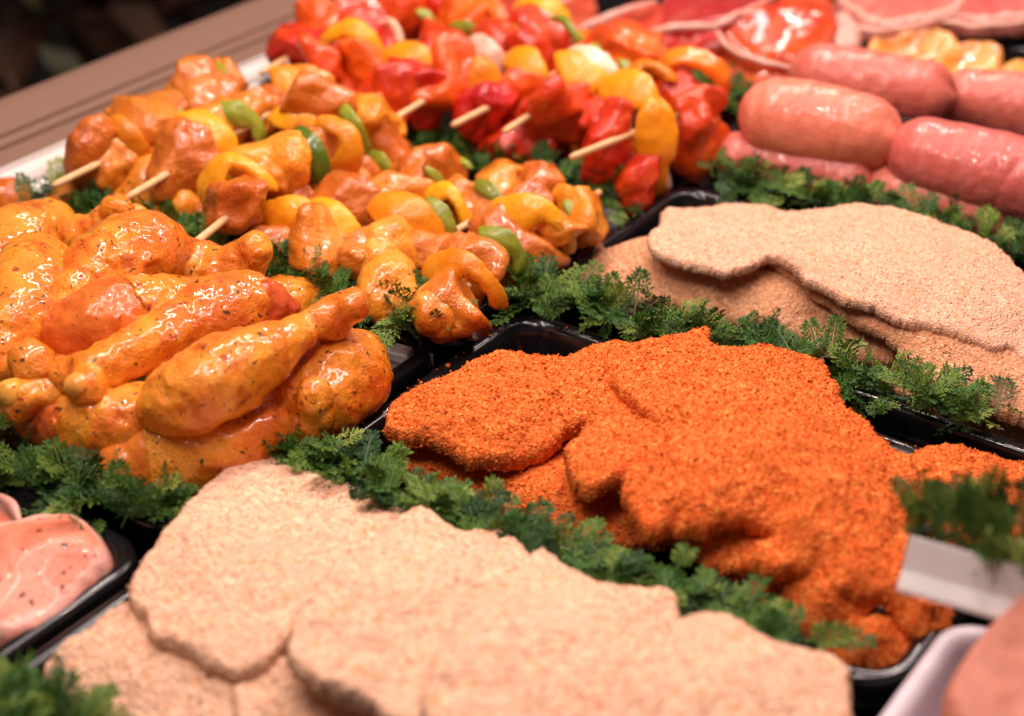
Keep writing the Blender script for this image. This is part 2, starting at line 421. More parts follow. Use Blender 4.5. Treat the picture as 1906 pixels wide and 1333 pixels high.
def slab(name, outline, inner, thick, mat, label, cat, group=None, res=.0008, rag=.0016, lump=.0022, crumb=.00042, seed=1, edge=None, zoff=0., mid=.0008, ridge=0., grains=0, gsize=.00055):
    ctl = np.array([P(a, b, c+zoff) for a, b, c in outline]); n0 = len(ctl)
    sp = spline(np.vstack([ctl, ctl[:1]]), n0*5+1)[:-1]
    inn = np.array([P(a, b, c+zoff) for a, b, c in inner]) if inner else np.zeros((0, 3))
    poly = sp[:, :2]
    lo, hi = poly.min(0)-.003, poly.max(0)+.003
    nx, ny = np.ceil((hi-lo)/res).astype(int)+1
    gx, gy = np.meshgrid(np.arange(nx), np.arange(ny), indexing='ij')
    pts = np.stack([lo[0]+gx.ravel()*res, lo[1]+gy.ravel()*res], 1)
    p3 = np.hstack([pts, np.full((len(pts), 1), seed*.37)])
    sd = poly_sd(pts, poly)+rag*vnoise(p3, .012, seed)+rag*.6*vnoise(p3, .0045, seed+1)
    if crumb: sd += .0005*vnoise(p3, .0016, seed+2)
    keep = (sd < 0).reshape(nx, ny)
    cell = keep[:-1, :-1] & keep[1:, :-1] & keep[1:, 1:] & keep[:-1, 1:]
    ids = np.arange(nx*ny).reshape(nx, ny)
    q = np.stack([ids[:-1, :-1][cell], ids[1:, :-1][cell], ids[1:, 1:][cell], ids[:-1, 1:][cell]], 1)
    used = np.unique(q); remap = np.full(nx*ny, -1, np.int64); remap[used] = np.arange(len(used)); q = remap[q]
    xy = pts[used]; dist = np.maximum(-sd[used], 0)
    zc = tps(np.vstack([ctl[:, :2], inn[:, :2]]), np.concatenate([ctl[:, 2], inn[:, 2]]), xy)
    zc = zc-.3*thick
    e = edge or min(thick*.6, .006)
    pr = np.sqrt(np.maximum(1-(1-np.clip(dist/e, 0, 1))**2, 0))*thick/2
    lowf = lump*vnoise(np.hstack([xy, np.zeros((len(xy), 1))]), .026, seed+5)+mid*vnoise(np.hstack([xy, np.zeros((len(xy), 1))]), .008, seed+6)
    if ridge:
        x0 = np.hstack([xy, np.zeros((len(xy), 1))])
        lowf = lowf+ridge*(.35-np.abs(vnoise(x0, .017, seed+12)))+ridge*.6*(.35-np.abs(vnoise(x0, .008, seed+13)))
    top = np.column_stack([xy, zc+lowf+pr]); bot = np.column_stack([xy, zc+lowf-pr])
    n = len(xy)
    ed = np.concatenate([q[:, [0, 1]], q[:, [1, 2]], q[:, [2, 3]], q[:, [3, 0]]])
    key = np.sort(ed, 1); kk = key[:, 0]*n+key[:, 1]
    u, inv, c = np.unique(kk, return_inverse=True, return_counts=True)
    be = ed[c[inv] == 1]
    side = np.column_stack([be[:, 1], be[:, 0], be[:, 0]+n, be[:, 1]+n])
    v = np.vstack([top, bot]); f = np.vstack([q, q[:, ::-1]+n, side])
    nr = vnormals(v, f)
    if crumb:
        d = crumb*vnoise(v, .0013, seed+8)+crumb*.8*vnoise(v, .0027, seed+9)+crumb*1.1*vnoise(v, .006, seed+10)
        pk = np.clip(vnoise(v, .0035, seed+11)-.45, 0, 1)*crumb*3.2          # clinging larger crumbs
        v = v+nr*(d+pk)[:, None]
        if grains:                                                            # coarse crumbs stuck to the upper side and the edge
            rg = np.random.default_rng(seed+50)
            k = min(int(n*grains), n*2)
            pick = rg.choice(np.concatenate([np.arange(n), np.unique(be)+n, np.unique(be), np.unique(be)]), k)
            sz = gsize*rg.lognormal(0, .38, k)
            cube = np.array([(a, b, c) for a in (-1, 1) for b in (-1, 1) for c in (-1, 1)], float)*.68
            jit = cube[None]*sz[:, None, None]*rg.uniform(.8, 1.1, (k, 8, 3))
            q4 = rg.normal(0, 1, (k, 4)); q4 /= np.linalg.norm(q4, axis=1, keepdims=True); w_, x_, y_, z_ = q4.T
            rot = np.stack([np.stack([1-2*(y_*y_+z_*z_), 2*(x_*y_-z_*w_), 2*(x_*z_+y_*w_)], 1), np.stack([2*(x_*y_+z_*w_), 1-2*(x_*x_+z_*z_), 2*(y_*z_-x_*w_)], 1), np.stack([2*(x_*z_-y_*w_), 2*(y_*z_+x_*w_), 1-2*(x_*x_+y_*y_)], 1)], 1)
            ctr = v[pick]+nr[pick]*(sz*.35)[:, None]+rg.normal(0, .0003, (k, 3))
            gv = np.einsum('kij,kvj->kvi', rot, jit)+ctr[:, None]
            cf = np.array([(0, 1, 3, 2), (4, 6, 7, 5), (0, 4, 5, 1), (2, 3, 7, 6), (0, 2, 6, 4), (1, 5, 7, 3)])
            gf = (np.arange(k)*8)[:, None, None]+cf[None]+len(v)
            v = np.vstack([v, gv.reshape(-1, 3)]); f = np.vstack([f, gf.reshape(-1, 4)])
    o = solid(name, v, f, mat)
    if not crumb:
        at = o.data.attributes.new('edge', 'FLOAT', 'POINT'); at.data.foreach_set('value', np.concatenate([dist, dist]).astype(np.float32))
    return tag(o, label, cat, group)

# ------------------------------------------------------------------ drumsticks
def drumstick(axis, label, seed, meat=0., group='marinated chicken drumsticks', knuckle=True, vox=.0013, bend=(0, 0)):
    A = np.array([P(a, b, c) for a, b, c, r in axis]); R = np.array([r for *_, r in axis])*.00092
    S = spline(np.hstack([A, R[:, None]]), 26); A2, R2 = S[:, :3], S[:, 3]
    t = A2[-1]-A2[-4]; t /= np.linalg.norm(t); sd_ = np.cross(t, UP); sd_ /= np.linalg.norm(sd_)
    e0 = A2[0]-A2[2]; e0 /= np.linalg.norm(e0)
    L = np.concatenate([[0], np.cumsum(np.linalg.norm(np.diff(A2, axis=0), axis=1))])
    rk = R2[-1]
    def body(p, grow=0., detail=True):
        d = None; s = np.zeros(len(p)); best = np.full(len(p), 1e9)
        for i in range(len(A2)-1):
            e = A2[i+1]-A2[i]; w = p-A2[i]; tt = np.clip((w @ e)/(e @ e), 0, 1)
            di = np.linalg.norm(w-tt[:, None]*e, axis=1)-(R2[i]+tt*(R2[i+1]-R2[i]))
            up = di < best
            s = np.where(up, L[i]+tt*(L[i+1]-L[i]), s); best = np.minimum(best, di)
            d = di if d is None else smin(d, di, .003)
        if knuckle:
            for k, (o, q) in enumerate(((.78, .92), (-.78, .86))):
                c = A2[-1]+t*rk*.55+sd_*rk*o+UP*rk*.25*(-1)**k
                d = smin(d, np.linalg.norm(p-c, axis=1)-rk*q, .0022)
        if detail:
            nb = np.abs(d) < .007
            pn = p[nb]; sn = s[nb]
            ax = np.column_stack([sn/.5, pn[:, 0], pn[:, 2]])
            sh = 1-np.clip((sn-L[-1]*.15)/(L[-1]*.5), 0, 1)
            dd = .0020*vnoise(pn, .019, seed)+.0010*vnoise(pn, .0075, seed+1)+.0006*vnoise(pn, .0036, seed+2)-.0006*np.clip(np.abs(vnoise(pn, .013, seed+7))-.02, -.02, .1)*5
            dd += (.0006+.0008*(1-sh))*vnoise(np.column_stack([sn/.0042, pn[:, 0]/.016, pn[:, 2]/.016+pn[:, 1]/.016]), 1., seed+3)
            wr = vnoise(np.column_stack([sn/.0055+1.2*vnoise(pn, .012, seed+15), pn[:, 0]/.022, pn[:, 2]/.022]), 1., seed+16)
            dd -= .0013*np.clip(1-np.abs(wr)*3.5, 0, 1)*np.clip(vnoise(pn, .028, seed+17)+.25, 0, 1)
            d = d.copy(); d[nb] += dd
        return d-grow, s
    lo, hi = (A2-R2[:, None]).min(0)-.014, (A2+R2[:, None]).max(0)+.014
    base = np.array([A2[:, 0].mean(), A2[:, 1].mean(), lo[2]])
    root = thing('chicken_drumstick', base, label, 'drumstick', group)
    cut = meat*L[-1]
    def skin(p):
        d, s = body(p, .0011 if meat else 0.)
        if meat:
            c = cut+.007*vnoise(p, .014, seed+20)+.003*vnoise(p, .005, seed+21)
            along = np.where(s > 1e-6, s, -((p-A2[0]) @ e0))
            d = np.maximum(d, (c-along)*.8)
        return d
    v, f = nets(skin, lo, hi, vox)
    solid('skin', v, f, SKIN, root)
    if meat:
        def mt(p):
            d, s = body(p, -.0004)
            return np.maximum(d, (s-cut-.016)*.8)
        v, f = nets(mt, lo, hi, vox); solid('exposed_meat', v, f, RAWMEAT, root)
    if knuckle:
        k1 = A2[-1]+t*rk*.95-sd_*rk*.85-FWD*rk*.35
        def kn(p):
            d = np.linalg.norm((p-k1), axis=1)-rk*.62
            return d+.0012*vnoise(p, .006, seed+30)
        v, f = nets(kn, k1-rk*1.3, k1+rk*1.3, .001); solid('knuckle', v, f, CARTI, root)
    return root

# ------------------------------------------------------------------ skewers
def chunk_mesh(seed, name, boxy=.35):
    r = random.Random(seed)
    blobs = [(np.array([r.uniform(-.2, .2) for _ in range(3)]), np.array([r.uniform(.24, .40), r.uniform(.18, .32), r.uniform(.22, .38)])) for _ in range(4)]
    cuts = []
    for _ in range(6):
        a = np.array([r.gauss(0, 1) for _ in range(3)]); a /= np.linalg.norm(a); cuts.append((a, r.uniform(.24, .40)))
    def fn(p):
        d = None
        for c, s in blobs:
            q = (p-c)/s; k = np.linalg.norm(q, axis=1); di = (k-1)*s.min()
            d = di if d is None else smin(d, di, .07)
        for a, o in cuts:
            d = -smin(-d, -(p @ a-o), .035)
        return d+.07*vnoise(p, .42, seed)+.04*vnoise(p, .19, seed+1)+.018*vnoise(p, .085, seed+2)
    v, f = nets(fn, (-.75,)*3, (.75,)*3, .036)
    return raw_mesh(name, v, f)
def shell_mesh(seed, name, R, th, wid, zlo, flat=1.):
    r = random.Random(seed)
    tilt = r.uniform(-.5, .5); ph = r.uniform(-.5, .5)
    def fn(p):
        q = p*np.array([1, flat, 1])
        q = q+np.stack([.06*vnoise(p, .5, seed), .04*vnoise(p, .4, seed+1), .06*vnoise(p, .5, seed+2)], 1)
        d = np.abs(np.linalg.norm(q-np.array([0, .25, 0]), axis=1)-R)-th
        d = -smin(-d, -(np.abs(q[:, 1]-tilt*q[:, 0]*.5-.12*vnoise(p, .45, seed+6))-wid), .018)
        d = -smin(-d, -(zlo-(q[:, 2]*math.cos(ph)+q[:, 0]*math.sin(ph))), .018)
        return d+.012*vnoise(p, .12, seed+4)
    v, f = nets(fn, (-.8,)*3, (.8,)*3, .034)
    return raw_mesh(name, v, f)
def petal_mesh(seed, name):
    def fn(p):
        q = p+np.stack([.06*vnoise(p, .5, seed), .06*vnoise(p, .5, seed+1), .05*vnoise(p, .5, seed+2)], 1)
        d = np.abs(np.linalg.norm(q-np.array([0, 0, -.85]), axis=1)-.85)-.05
        d = -smin(-d, -(np.abs(q[:, 0]+q[:, 1]*.25)-.44), .02)
        return -smin(-d, -(np.abs(q[:, 1])-.34), .02)
    v, f = nets(fn, (-.7,)*3, (.7,)*3, .034)
    return raw_mesh(name, v, f)
def copies(meshes, mats):
    out = []
    for m in meshes:
        m.materials.append(mats); out.append(m)
    return out
MESH = {
    'c': copies([chunk_mesh(10+i, 'meat_chunk') for i in range(9)], CHUNK),
    'r': copies([chunk_mesh(40+i, 'meat_chunk') for i in range(9)], REDCHUNK),
    'y': copies([shell_mesh(70+i, 'yellow_pepper', .52, .042, .16+.035*i, -.05+.08*i) for i in range(4)], YEL),
    'g': copies([shell_mesh(80+i, 'green_pepper', .52, .05, .09+.02*i, .05+.08*i) for i in range(3)], GRN),
    'd': copies([shell_mesh(90+i, 'green_pepper', .52, .05, .20, -.02) for i in range(2)], DGRN),
    'p': copies([shell_mesh(95+i, 'orange_pepper', .52, .06, .18, -.05) for i in range(2)], OREP),
    'q': copies([petal_mesh(120, 'onion_slice')], ONI),
    'o': copies([shell_mesh(100+i, 'onion_slice', .52, .04, .10+.05*i, -.05) for i in range(3)], ONI)}
PART = dict(c='meat_chunk', r='meat_chunk', y='yellow_pepper', g='green_pepper', d='green_pepper', p='orange_pepper', o='onion_slice', q='onion_slice')
_rr = random.Random(3)
def skewer(pieces, label, z, tip=None, end=None, red=False):
    # pieces: (px, py, size in photo px, kind[, roll degrees[, dz]])
    _rr.seed(len(label)*31+pieces[0][0])
    c0 = np.mean([P(a[0], a[1], z) for a in pieces], axis=0)
    root = thing('meat_skewer', (c0[0], c0[1], z-.015), label, 'skewer', 'red marinated skewers' if red else 'orange marinated chicken skewers')
    L0 = np.array(root.location)
    meats = [P(a[0], a[1], z) for a in pieces if a[3] in 'cr']
    a0 = P(*tip, z) if tip else meats[0]+np.array([0, -.004, 0])
    b0 = P(*end, z) if end else meats[-1]+np.array([0, .004, 0])
    v, f = tube_mesh([a0, a0+(b0-a0)*.03, a0+(b0-a0)*.5, b0], [.0018, .0024, .0024, .0022], 10)
    solid('wooden_stick', v, f, WOODST, root)
    for pc in pieces:
        px, py, s, k = pc[:4]; roll = pc[4] if len(pc) > 4 else _rr.uniform(-30, 30); dz = pc[5] if len(pc) > 5 else 0.
        p = P(px, py, z+dz)
        ms = MESH[k][_rr.randrange(len(MESH[k]))]
        o = link(PART[k], ms, None, root, p-L0)
        sc = s*mpp(p)*(1.76 if k in 'cr' else 1.16)
        if k in 'cr':
            o.rotation_euler = (_rr.uniform(-3, 3), _rr.uniform(-3, 3), _rr.uniform(-3, 3))
            o.scale = (sc*_rr.uniform(.80, 1.2), sc*_rr.uniform(.80, 1.15), sc*_rr.uniform(.80, 1.1))
        else:
            o.rotation_euler = (math.radians(_rr.uniform(-14, 14)), math.radians(roll), math.radians(_rr.uniform(-18, 25)))
            o.scale = (sc*1.05, sc*.8, sc*1.02)
    return root

# ------------------------------------------------------------------ parsley garlands
def fronds(a, b, width, n, seed, lo=.024, hi=.042, zlift=0., sides=(-1, 1), emin=.12, emax=1.15):
    r = np.random.default_rng(seed)
    a, b = np.asarray(a, float), np.asarray(b, float)
    d = b-a; Ln = np.linalg.norm(d); d = d/Ln; s = np.cross([0, 0, 1.], d); s /= np.linalg.norm(s)
    V, Fq, T = [], [], []; base = 0
    for i in range(n):
        u = (i+r.uniform(0, 1))/n
        p0 = a+d*Ln*u+s*r.normal(0, width*.16)+np.array([0, 0, zlift+r.uniform(-.003, .006)])
        side = r.choice(sides); az = r.normal(0, .9)
        el = r.uniform(emin, emax)
        dirh = s*side*math.cos(az)+d*math.sin(az)
        ln = r.uniform(lo, hi); tint = np.clip(r.normal(.42, .24), 0, 1)
        t0 = dirh*math.cos(el)+np.array([0, 0, math.sin(el)])
        droop = r.uniform(.1, .9)
        K = 9
        ts = np.linspace(0, 1, K)
        cur = np.array([p0+t0*ln*t-np.array([0, 0, 1])*droop*ln*.5*t*t for t in ts])
        tg = np.gradient(cur, axis=0); tg /= np.linalg.norm(tg, axis=1, keepdims=True)
        bn = np.cross(tg, np.array([0, 0, 1.])+.4*r.normal(0, 1, 3)); bn /= np.linalg.norm(bn, axis=1, keepdims=True)
        nm = np.cross(bn, tg)
        # stem ribbon
        for sg in (1, -1):
            V += list(cur+bn*.0005*sg); T += [tint*.7]*K
        for k in range(K-1): Fq.append((base+k, base+k+1, base+K+k+1, base+K+k))
        base += 2*K
        for k in range(2, K):
            for sg in (1, -1):
                bl = ln*.27*math.sin(math.pi*(.18+.74*ts[k]))*r.uniform(.8, 1.15)
                bd = (bn[k]*sg*.85+tg[k]*.6+nm[k]*r.uniform(-.1, .35)); bd /= np.linalg.norm(bd)
                pr = np.cross(bd, nm[k]); pr /= np.linalg.norm(pr)
                nn = np.cross(pr, bd)
                o = cur[k]
                for (f0, sp_, w) in ((.3, .8, .8), (.3, -.8, .8), (.65, .7, .85), (.65, -.7, .85), (.85, 0., 1.05)):
                    ld = bd+pr*sp_*.9+nn*r.uniform(-.5, .5); ld /= np.linalg.norm(ld)
                    lp = np.cross(ld, nn); lp /= np.linalg.norm(lp)
                    l0 = o+bd*bl*f0*.9; lw = .00066*w*r.uniform(.85, 1.3); ll = .0031*w*r.uniform(.8, 1.25)
                    V += [l0, l0+ld*ll*.55+lp*lw+nn*.0003, l0+ld*ll+lp*lw*.45, l0+ld*ll-lp*lw*.45, l0+ld*ll*.55-lp*lw+nn*.0003]
                    tt = np.clip(tint+r.normal(0, .07), 0, 1); T += [tt]*5
                    Fq += [(base, base+1, base+2, base+3), (base, base+3, base+4, base)]
                    base += 5
                # side stalk
                V += [o, o+bd*bl*.8+pr*.0003, o+bd*bl*.8-pr*.0003]; T += [min(1, tint+.2)]*3
                Fq.append((base, base+1, base+2)); base += 3
    Fq = [tuple(dict.fromkeys(x)) for x in Fq]
    return np.array(V), Fq, T

def strip_profile(a, b, prof):
    # prof: (across, up) outline extruded from a to b; across is horizontal, towards the viewer side
    a, b = np.asarray(a, float), np.asarray(b, float); d = (b-a)/np.linalg.norm(b-a); s = np.cross(d, [0, 0, 1.]); s /= np.linalg.norm(s)
    v = [q+s*x+np.array([0, 0, y]) for q in (a, b) for x, y in prof]; n = len(prof)
    f = [(k, (k+1) % n, n+(k+1) % n, n+k) for k in range(n)]+[tuple(range(n))[::-1], tuple(range(n, 2*n))]
    return np.array(v), f
LPROF = [(.000, -.022), (.0016, -.022), (.0016, -.012), (.0028, -.012), (.0028, -.007), (.0016, -.007), (.0016, -.001), (0, -.001)]
def garland(a, b, label, seed, n, width=.045, holder=None, prof=LPROF, zl=.0, lo=.022, hi=.036, **kw):
    n = int(n*1.55); lo *= .8; hi *= .92; width *= .9
    a, b = np.asarray(a), np.asarray(b)
    root = thing('parsley_garland', (a+b)/2, label, 'parsley garland', 'plastic parsley garlands between the trays')
    v, f, t = fronds(a, b, width, n, seed, lo, hi, zl, **kw)
    o = solid('foliage', v, f, LEAF, root, smooth=False)
    at = o.data.attributes.new('tint', 'FLOAT', 'POINT'); at.data.foreach_set('value', np.array(t, dtype=np.float32))
    k = 24; rr = np.random.default_rng(seed+1)
    pts = np.array([a+(b-a)*i/k+np.array([0, rr.normal(0, .002), .001+zl+rr.normal(0, .001)]) for i in range(k+1)])
    v, f = tube_mesh(pts, .0013, 6); solid('stem', v, f, STEM, root)
    if holder:
        v, f = strip_profile(holder[0], holder[1], prof); solid('holder_strip', v, f, WHITEP, root, smooth=False)
    return root

# ================================================================== THE PLACE
def box(name, x0, x1, y0, y1, z0, z1, mat, parent=None):
    v = [(x, y, z) for x in (x0, x1) for y in (y0, y1) for z in (z0, z1)]
    f = [(0, 1, 3, 2), (4, 6, 7, 5), (0, 4, 5, 1), (2, 3, 7, 6), (0, 2, 6, 4), (1, 5, 7, 3)]
    return solid(name, v, f, mat, parent, smooth=False)

structure(box('counter_surface', -.42, 1.6, -1.2, 2.6, -.08, -.036, COUNTER))
structure(box('aisle_floor', -9, -.7, -6, 9, -.95, -.9, AISLE))

# white rail and metal ledge along the back of the counter
def extrude_y(name, prof, y0, y1, mat, parent=None):
    n = len(prof)
    v = [(x, y, z) for y in (y0, y1) for x, z in prof]
    f = [(k, (k+1) % n, n+(k+1) % n, n+k) for k in range(n)]+[tuple(range(n))[::-1], tuple(range(n, 2*n))]
    return solid(name, v, f, mat, parent, smooth=False)
rail = extrude_y('counter_rail', [(-.402, -.036), (-.402, -.010), (-.407, -.006), (-.407, -.002), (-.409, .002), (-.417, .005), (-.417, .008), (-.4195, .008), (-.4195, -.036)],
                 -.7, 2.4, RAILW)
tag(rail, 'white stepped rail running between the skewers and the brown metal ledge', 'rail')
led = thing('counter_ledge', (-.46, .5, -.03), 'brown brushed metal ledge with dark grooves behind the white rail', 'ledge')
extrude_y('ledge_panel', [(-.420, -.036), (-.420, .004), (-.444, .007), (-.444, -.036)], -.7, 2.4, LEDGE, led)
extrude_y('groove', [(-.4445, -.03), (-.4445, .005), (-.4475, .0052), (-.4475, -.03)], -.7, 2.4, DARKM, led)
extrude_y('ledge_panel', [(-.448, -.036), (-.448, .008), (-.455, .010), (-.455, -.036)], -.7, 2.4, LEDGE, led)
extrude_y('groove', [(-.4555, -.03), (-.4555, .007), (-.458, .0075), (-.458, -.03)], -.7, 2.4, DARKM, led)
extrude_y('ledge_panel', [(-.4585, -.036), (-.4585, .011), (-.485, .019), (-.492, .020), (-.497, .014), (-.497, -.036)], -.7, 2.4, LEDGE, led)

# plants beyond the counter, far out of focus
def plant(px, py, dist, label, mat, n, seed, size=.18):
    r = random.Random(seed)
    d = FWD+RIGHT*((px-CX)/F)-UP*((py-CY)/F); c = CAM+d*dist
    root = thing('leafy_plant', (c[0], c[1], -.9), label, 'plant')
    v, f = [], []
    for i in range(n):
        a = r.uniform(0, 6.28); h = r.uniform(-.14, .2); q = c+np.array([math.cos(a)*r.uniform(0, .16), math.sin(a)*r.uniform(0, .16), h])
        t = np.array([math.cos(a), math.sin(a), r.uniform(-.6, .9)]); t /= np.linalg.norm(t)
        s = np.cross(t, [0, 0, 1.]); s /= np.linalg.norm(s); l = r.uniform(.5, 1)*size; w = l*.22
        nn = np.cross(s, t); k = len(v)
        for u, ww in ((0, .1), (.3, 1), (.65, .8), (1, .05)):
            for e in (-1, 0, 1): v.append(q+t*l*u+s*w*ww*e+nn*(.02*abs(e)-.05*u*u))
        for u in range(3):
            for e in range(2): f.append((k+u*3+e, k+u*3+e+1, k+u*3+e+4, k+u*3+e+3))
    solid('foliage', v, f, mat, root)
    st, sf = tube_mesh([(c[0], c[1], -.62), (c[0]+.02, c[1], -.3), tuple(c)], [.012, .010, .005], 8)
    solid('stem', st, sf, BROWNL, root)
    pv, pf = [], []
    st, sf = tube_mesh([(c[0], c[1], -.9), (c[0], c[1], -.75), (c[0], c[1], -.62)], [.09, .11, .125], 20)
    solid('pot', st, sf, DARKM, root)
plant(120, 30, 2.2, 'brown-leaved plant standing in the dark aisle beyond the ledge', BROWNL, 70, 1)
plant(0, 110, 2.0, 'olive-leaved plant standing at the far left beyond the ledge', OLIVEL, 40, 2, .14)

# ------------------------------------------------------------------ trays
tray(-.030, .287, -.128, .052, 0, 'black glossy tray holding the orange paprika breaded cutlets')
tray(-.030, .292, -.420, -.146, 0, 'black glossy tray under the shingled pale schnitzels in front')
tray(-.040, .300, .076, .256, 0, 'black glossy tray under the tan schnitzels at the right')
tray(-.035, .300, .276, .48, 0, 'black glossy tray under the pink pork rolls')
tray(-.400, -.036, -.460, -.236, 0, 'black glossy tray holding the peppered pork chops')
tray(-.400, -.040, -.226, -.006, 0, 'black glossy tray full of orange marinated drumsticks')
tray(-.400, -.046, .004, .190, 0, 'black glossy tray full of orange chicken skewers')
tray(-.400, -.050, .206, .405, 0, 'black glossy tray full of red marinated skewers')
tray(-.400, -.075, .415, .63, 0, 'black tray under the red steaks with white fat rims')
tray(-.065, .26, .50, .65, 0, 'black tray under the yellow marinated steaks')
tray(-.06, .40, .665, .92, 0, 'black tray under the pale pink chops in the far corner')

# ------------------------------------------------------------------ orange breaded cutlets
G1 = 'orange breaded cutlets'
def orange(outl, inner, th, label, seed, **k):
    slab('breaded_cutlet', outl, inner, th*.66, ORANGE, label, 'breaded cutlet', G1, seed=seed, **{**dict(edge=.0034, rag=.0024, ridge=.0026, mid=.0012, grains=.30, gsize=.00036), **k})
orange([(738, 832, -.013), (775, 806, -.011), (850, 800, -.010), (930, 800, -.009), (1000, 795, -.008), (1080, 800, -.006), (1160, 850, -.003), (1230, 930, -.004), (1260, 1000, -.012), (1180, 1010, -.014), (1060, 1000, -.016), (950, 960, -.016), (840, 900, -.016), (760, 870, -.016)],
       [(1000, 920, -.004)], .014, 'orange breaded cutlet at the bottom left, half behind the parsley', 3)
orange([(708, 795, .006), (725, 752, .008), (770, 725, .011), (830, 697, .013), (880, 674, .014), (935, 662, .014), (1000, 668, .012), (1050, 664, .012), (1110, 640, .014), (1180, 640, .016), (1220, 720, .022), (1150, 790, .016), (1085, 795, .011), (1040, 815, .010), (1010, 838, .008), (960, 854, .006), (905, 863, .005), (850, 853, .005), (790, 828, .005), (745, 818, .004)],
       [(880, 760, .018), (1000, 740, .020), (1100, 710, .022), (800, 770, .014)], .017, 'orange breaded cutlet with ragged left tip beside the drumsticks', 4, lump=.003)
orange([(1245, 985, 0.004), (1300, 960, 0.01), (1400, 980, 0.012), (1460, 1040, 0.008), (1400, 1060, 0.004), (1340, 1062, 0.0), (1280, 1030, 0.0)], [], .012, 'small orange breaded cutlet tucked in shade under the biggest cutlet', 5)
orange([(1690, 850, .002), (1740, 832, .003), (1800, 836, .002), (1860, 860, .0), (1930, 880, 0), (1960, 960, 0), (1880, 1010, .005), (1760, 990, .008), (1690, 930, .008)],
       [(1800, 900, .01)], .016, 'dark orange breaded cutlet under the parsley at the right', 6)
orange([(1345, 1052, -0.002), (1400, 1035, 0.006), (1480, 1040, 0.012), (1560, 1070, 0.013), (1650, 1100, 0.013), (1760, 1120, 0.004), (1780, 1160, -0.002), (1745, 1200, -0.006), (1700, 1190, -0.002), (1640, 1150, 0.0), (1570, 1165, -0.004), (1500, 1190, -0.01), (1420, 1130, -0.01)],
       [(1540, 1115, 0.008)], .015, 'orange breaded cutlet in the lower corner, just under the biggest cutlet', 7)
orange([(1490, 1180, -0.013), (1540, 1160, -0.005), (1610, 1150, -0.001), (1690, 1150, 0.0), (1750, 1180, -0.005), (1735, 1225, -0.013), (1690, 1272, -0.019), (1620, 1262, -0.019), (1540, 1230, -0.019)],
       [(1620, 1200, -0.004)], .016, 'orange breaded cutlet nearest the tray corner at the bottom right', 8)
orange([(1052, 838, 0.0166), (1080, 800, 0.0192), (1100, 750, 0.0231), (1160, 700, 0.0257), (1260, 700, 0.0283), (1330, 780, 0.0283), (1300, 860, 0.0244), (1220, 890, 0.0205), (1160, 895, 0.0179), (1120, 908, 0.0153), (1088, 914, 0.013), (1062, 880, 0.0146)],
       [(1130, 830, 0.0218), (1200, 780, 0.0264)], .017, 'orange breaded cutlet with rounded lobe, left of the biggest cutlet', 9, lump=.003)
orange([(1128, 655, 0.023), (1190, 632, 0.023), (1262, 615, 0.0223), (1322, 604, 0.0217), (1330, 642, 0.0223), (1400, 655, 0.0217), (1468, 654, 0.0205), (1522, 668, 0.0192), (1548, 695, 0.0186), (1566, 745, 0.0192), (1600, 790, 0.0186), (1660, 835, 0.018), (1705, 870, 0.018), (1712, 930, 0.0162), (1700, 1000, 0.0162), (1700, 1060, 0.015), (1750, 1125, 0.011), (1690, 1120, 0.011), (1610, 1115, 0.011), (1555, 1098, 0.012), (1515, 1066, 0.014), (1480, 1060, 0.014), (1435, 1066, 0.013), (1402, 1046, 0.014), (1406, 1020, 0.0156), (1440, 1006, 0.0169), (1405, 990, 0.0187), (1355, 978, 0.023), (1300, 985, 0.023), (1255, 984, 0.0217), (1212, 990, 0.0192), (1185, 965, 0.0205), (1156, 918, 0.0223), (1165, 888, 0.0248), (1205, 850, 0.0285), (1240, 820, 0.031), (1180, 760, 0.031), (1130, 710, 0.0279)],
       [(1300, 740, 0.0366), (1400, 760, 0.0378), (1500, 760, 0.0329), (1320, 860, 0.0366), (1430, 880, 0.0372), (1540, 880, 0.0354), (1620, 920, 0.0286), (1480, 980, 0.0274), (1600, 1030, 0.0224), (1250, 920, 0.0304), (1260, 680, 0.0304), (1400, 700, 0.0316)],
       .018, 'biggest orange breaded cutlet, draped on top of the heap', 10, lump=.0034, ridge=.0036)

# ------------------------------------------------------------------ tan schnitzels at the right
G2 = 'flat tan breaded schnitzels'
def tan(outl, inner, th, label, seed, mat=TAN, **k):
    slab('breaded_schnitzel', outl, inner, th*.72, mat, label, 'schnitzel', G2, seed=seed, lump=.0013, mid=.0006, ridge=.0006, edge=.003, grains=.10, gsize=.00026, **k)
tan([(1640, 700, -.012), (1700, 660, -.006), (1800, 700, -.006), (1930, 760, -.006), (1980, 830, -.012), (1906, 825, -.016), (1830, 790, -.016), (1740, 770, -.016)], [], .009, 'lowest tan breaded schnitzel peeping out beneath, at the far right', 11)
tan([(1052, 512, -.008), (1070, 480, -.006), (1098, 470, -.003), (1100, 448, 0), (1116, 442, .001), (1130, 464, 0), (1190, 440, .004), (1300, 430, .008), (1450, 480, .008), (1600, 560, .006), (1660, 610, .002), (1668, 650, -.004), (1640, 668, -.008), (1500, 640, -.012), (1350, 600, -.014), (1200, 560, -.014)],
    [(1300, 500, .004), (1450, 570, .002)], .011, 'broad tan breaded schnitzel at the bottom of the stack beside the parsley', 12)
tan([(1225, 400, .004), (1240, 384, .005), (1290, 386, .006), (1350, 380, .006), (1410, 382, .006), (1460, 392, .007), (1520, 400, .008), (1500, 440, .012), (1350, 440, .012), (1240, 440, .01)], [], .010, 'tan breaded schnitzel showing only its back edge behind the top one', 13, PALE)
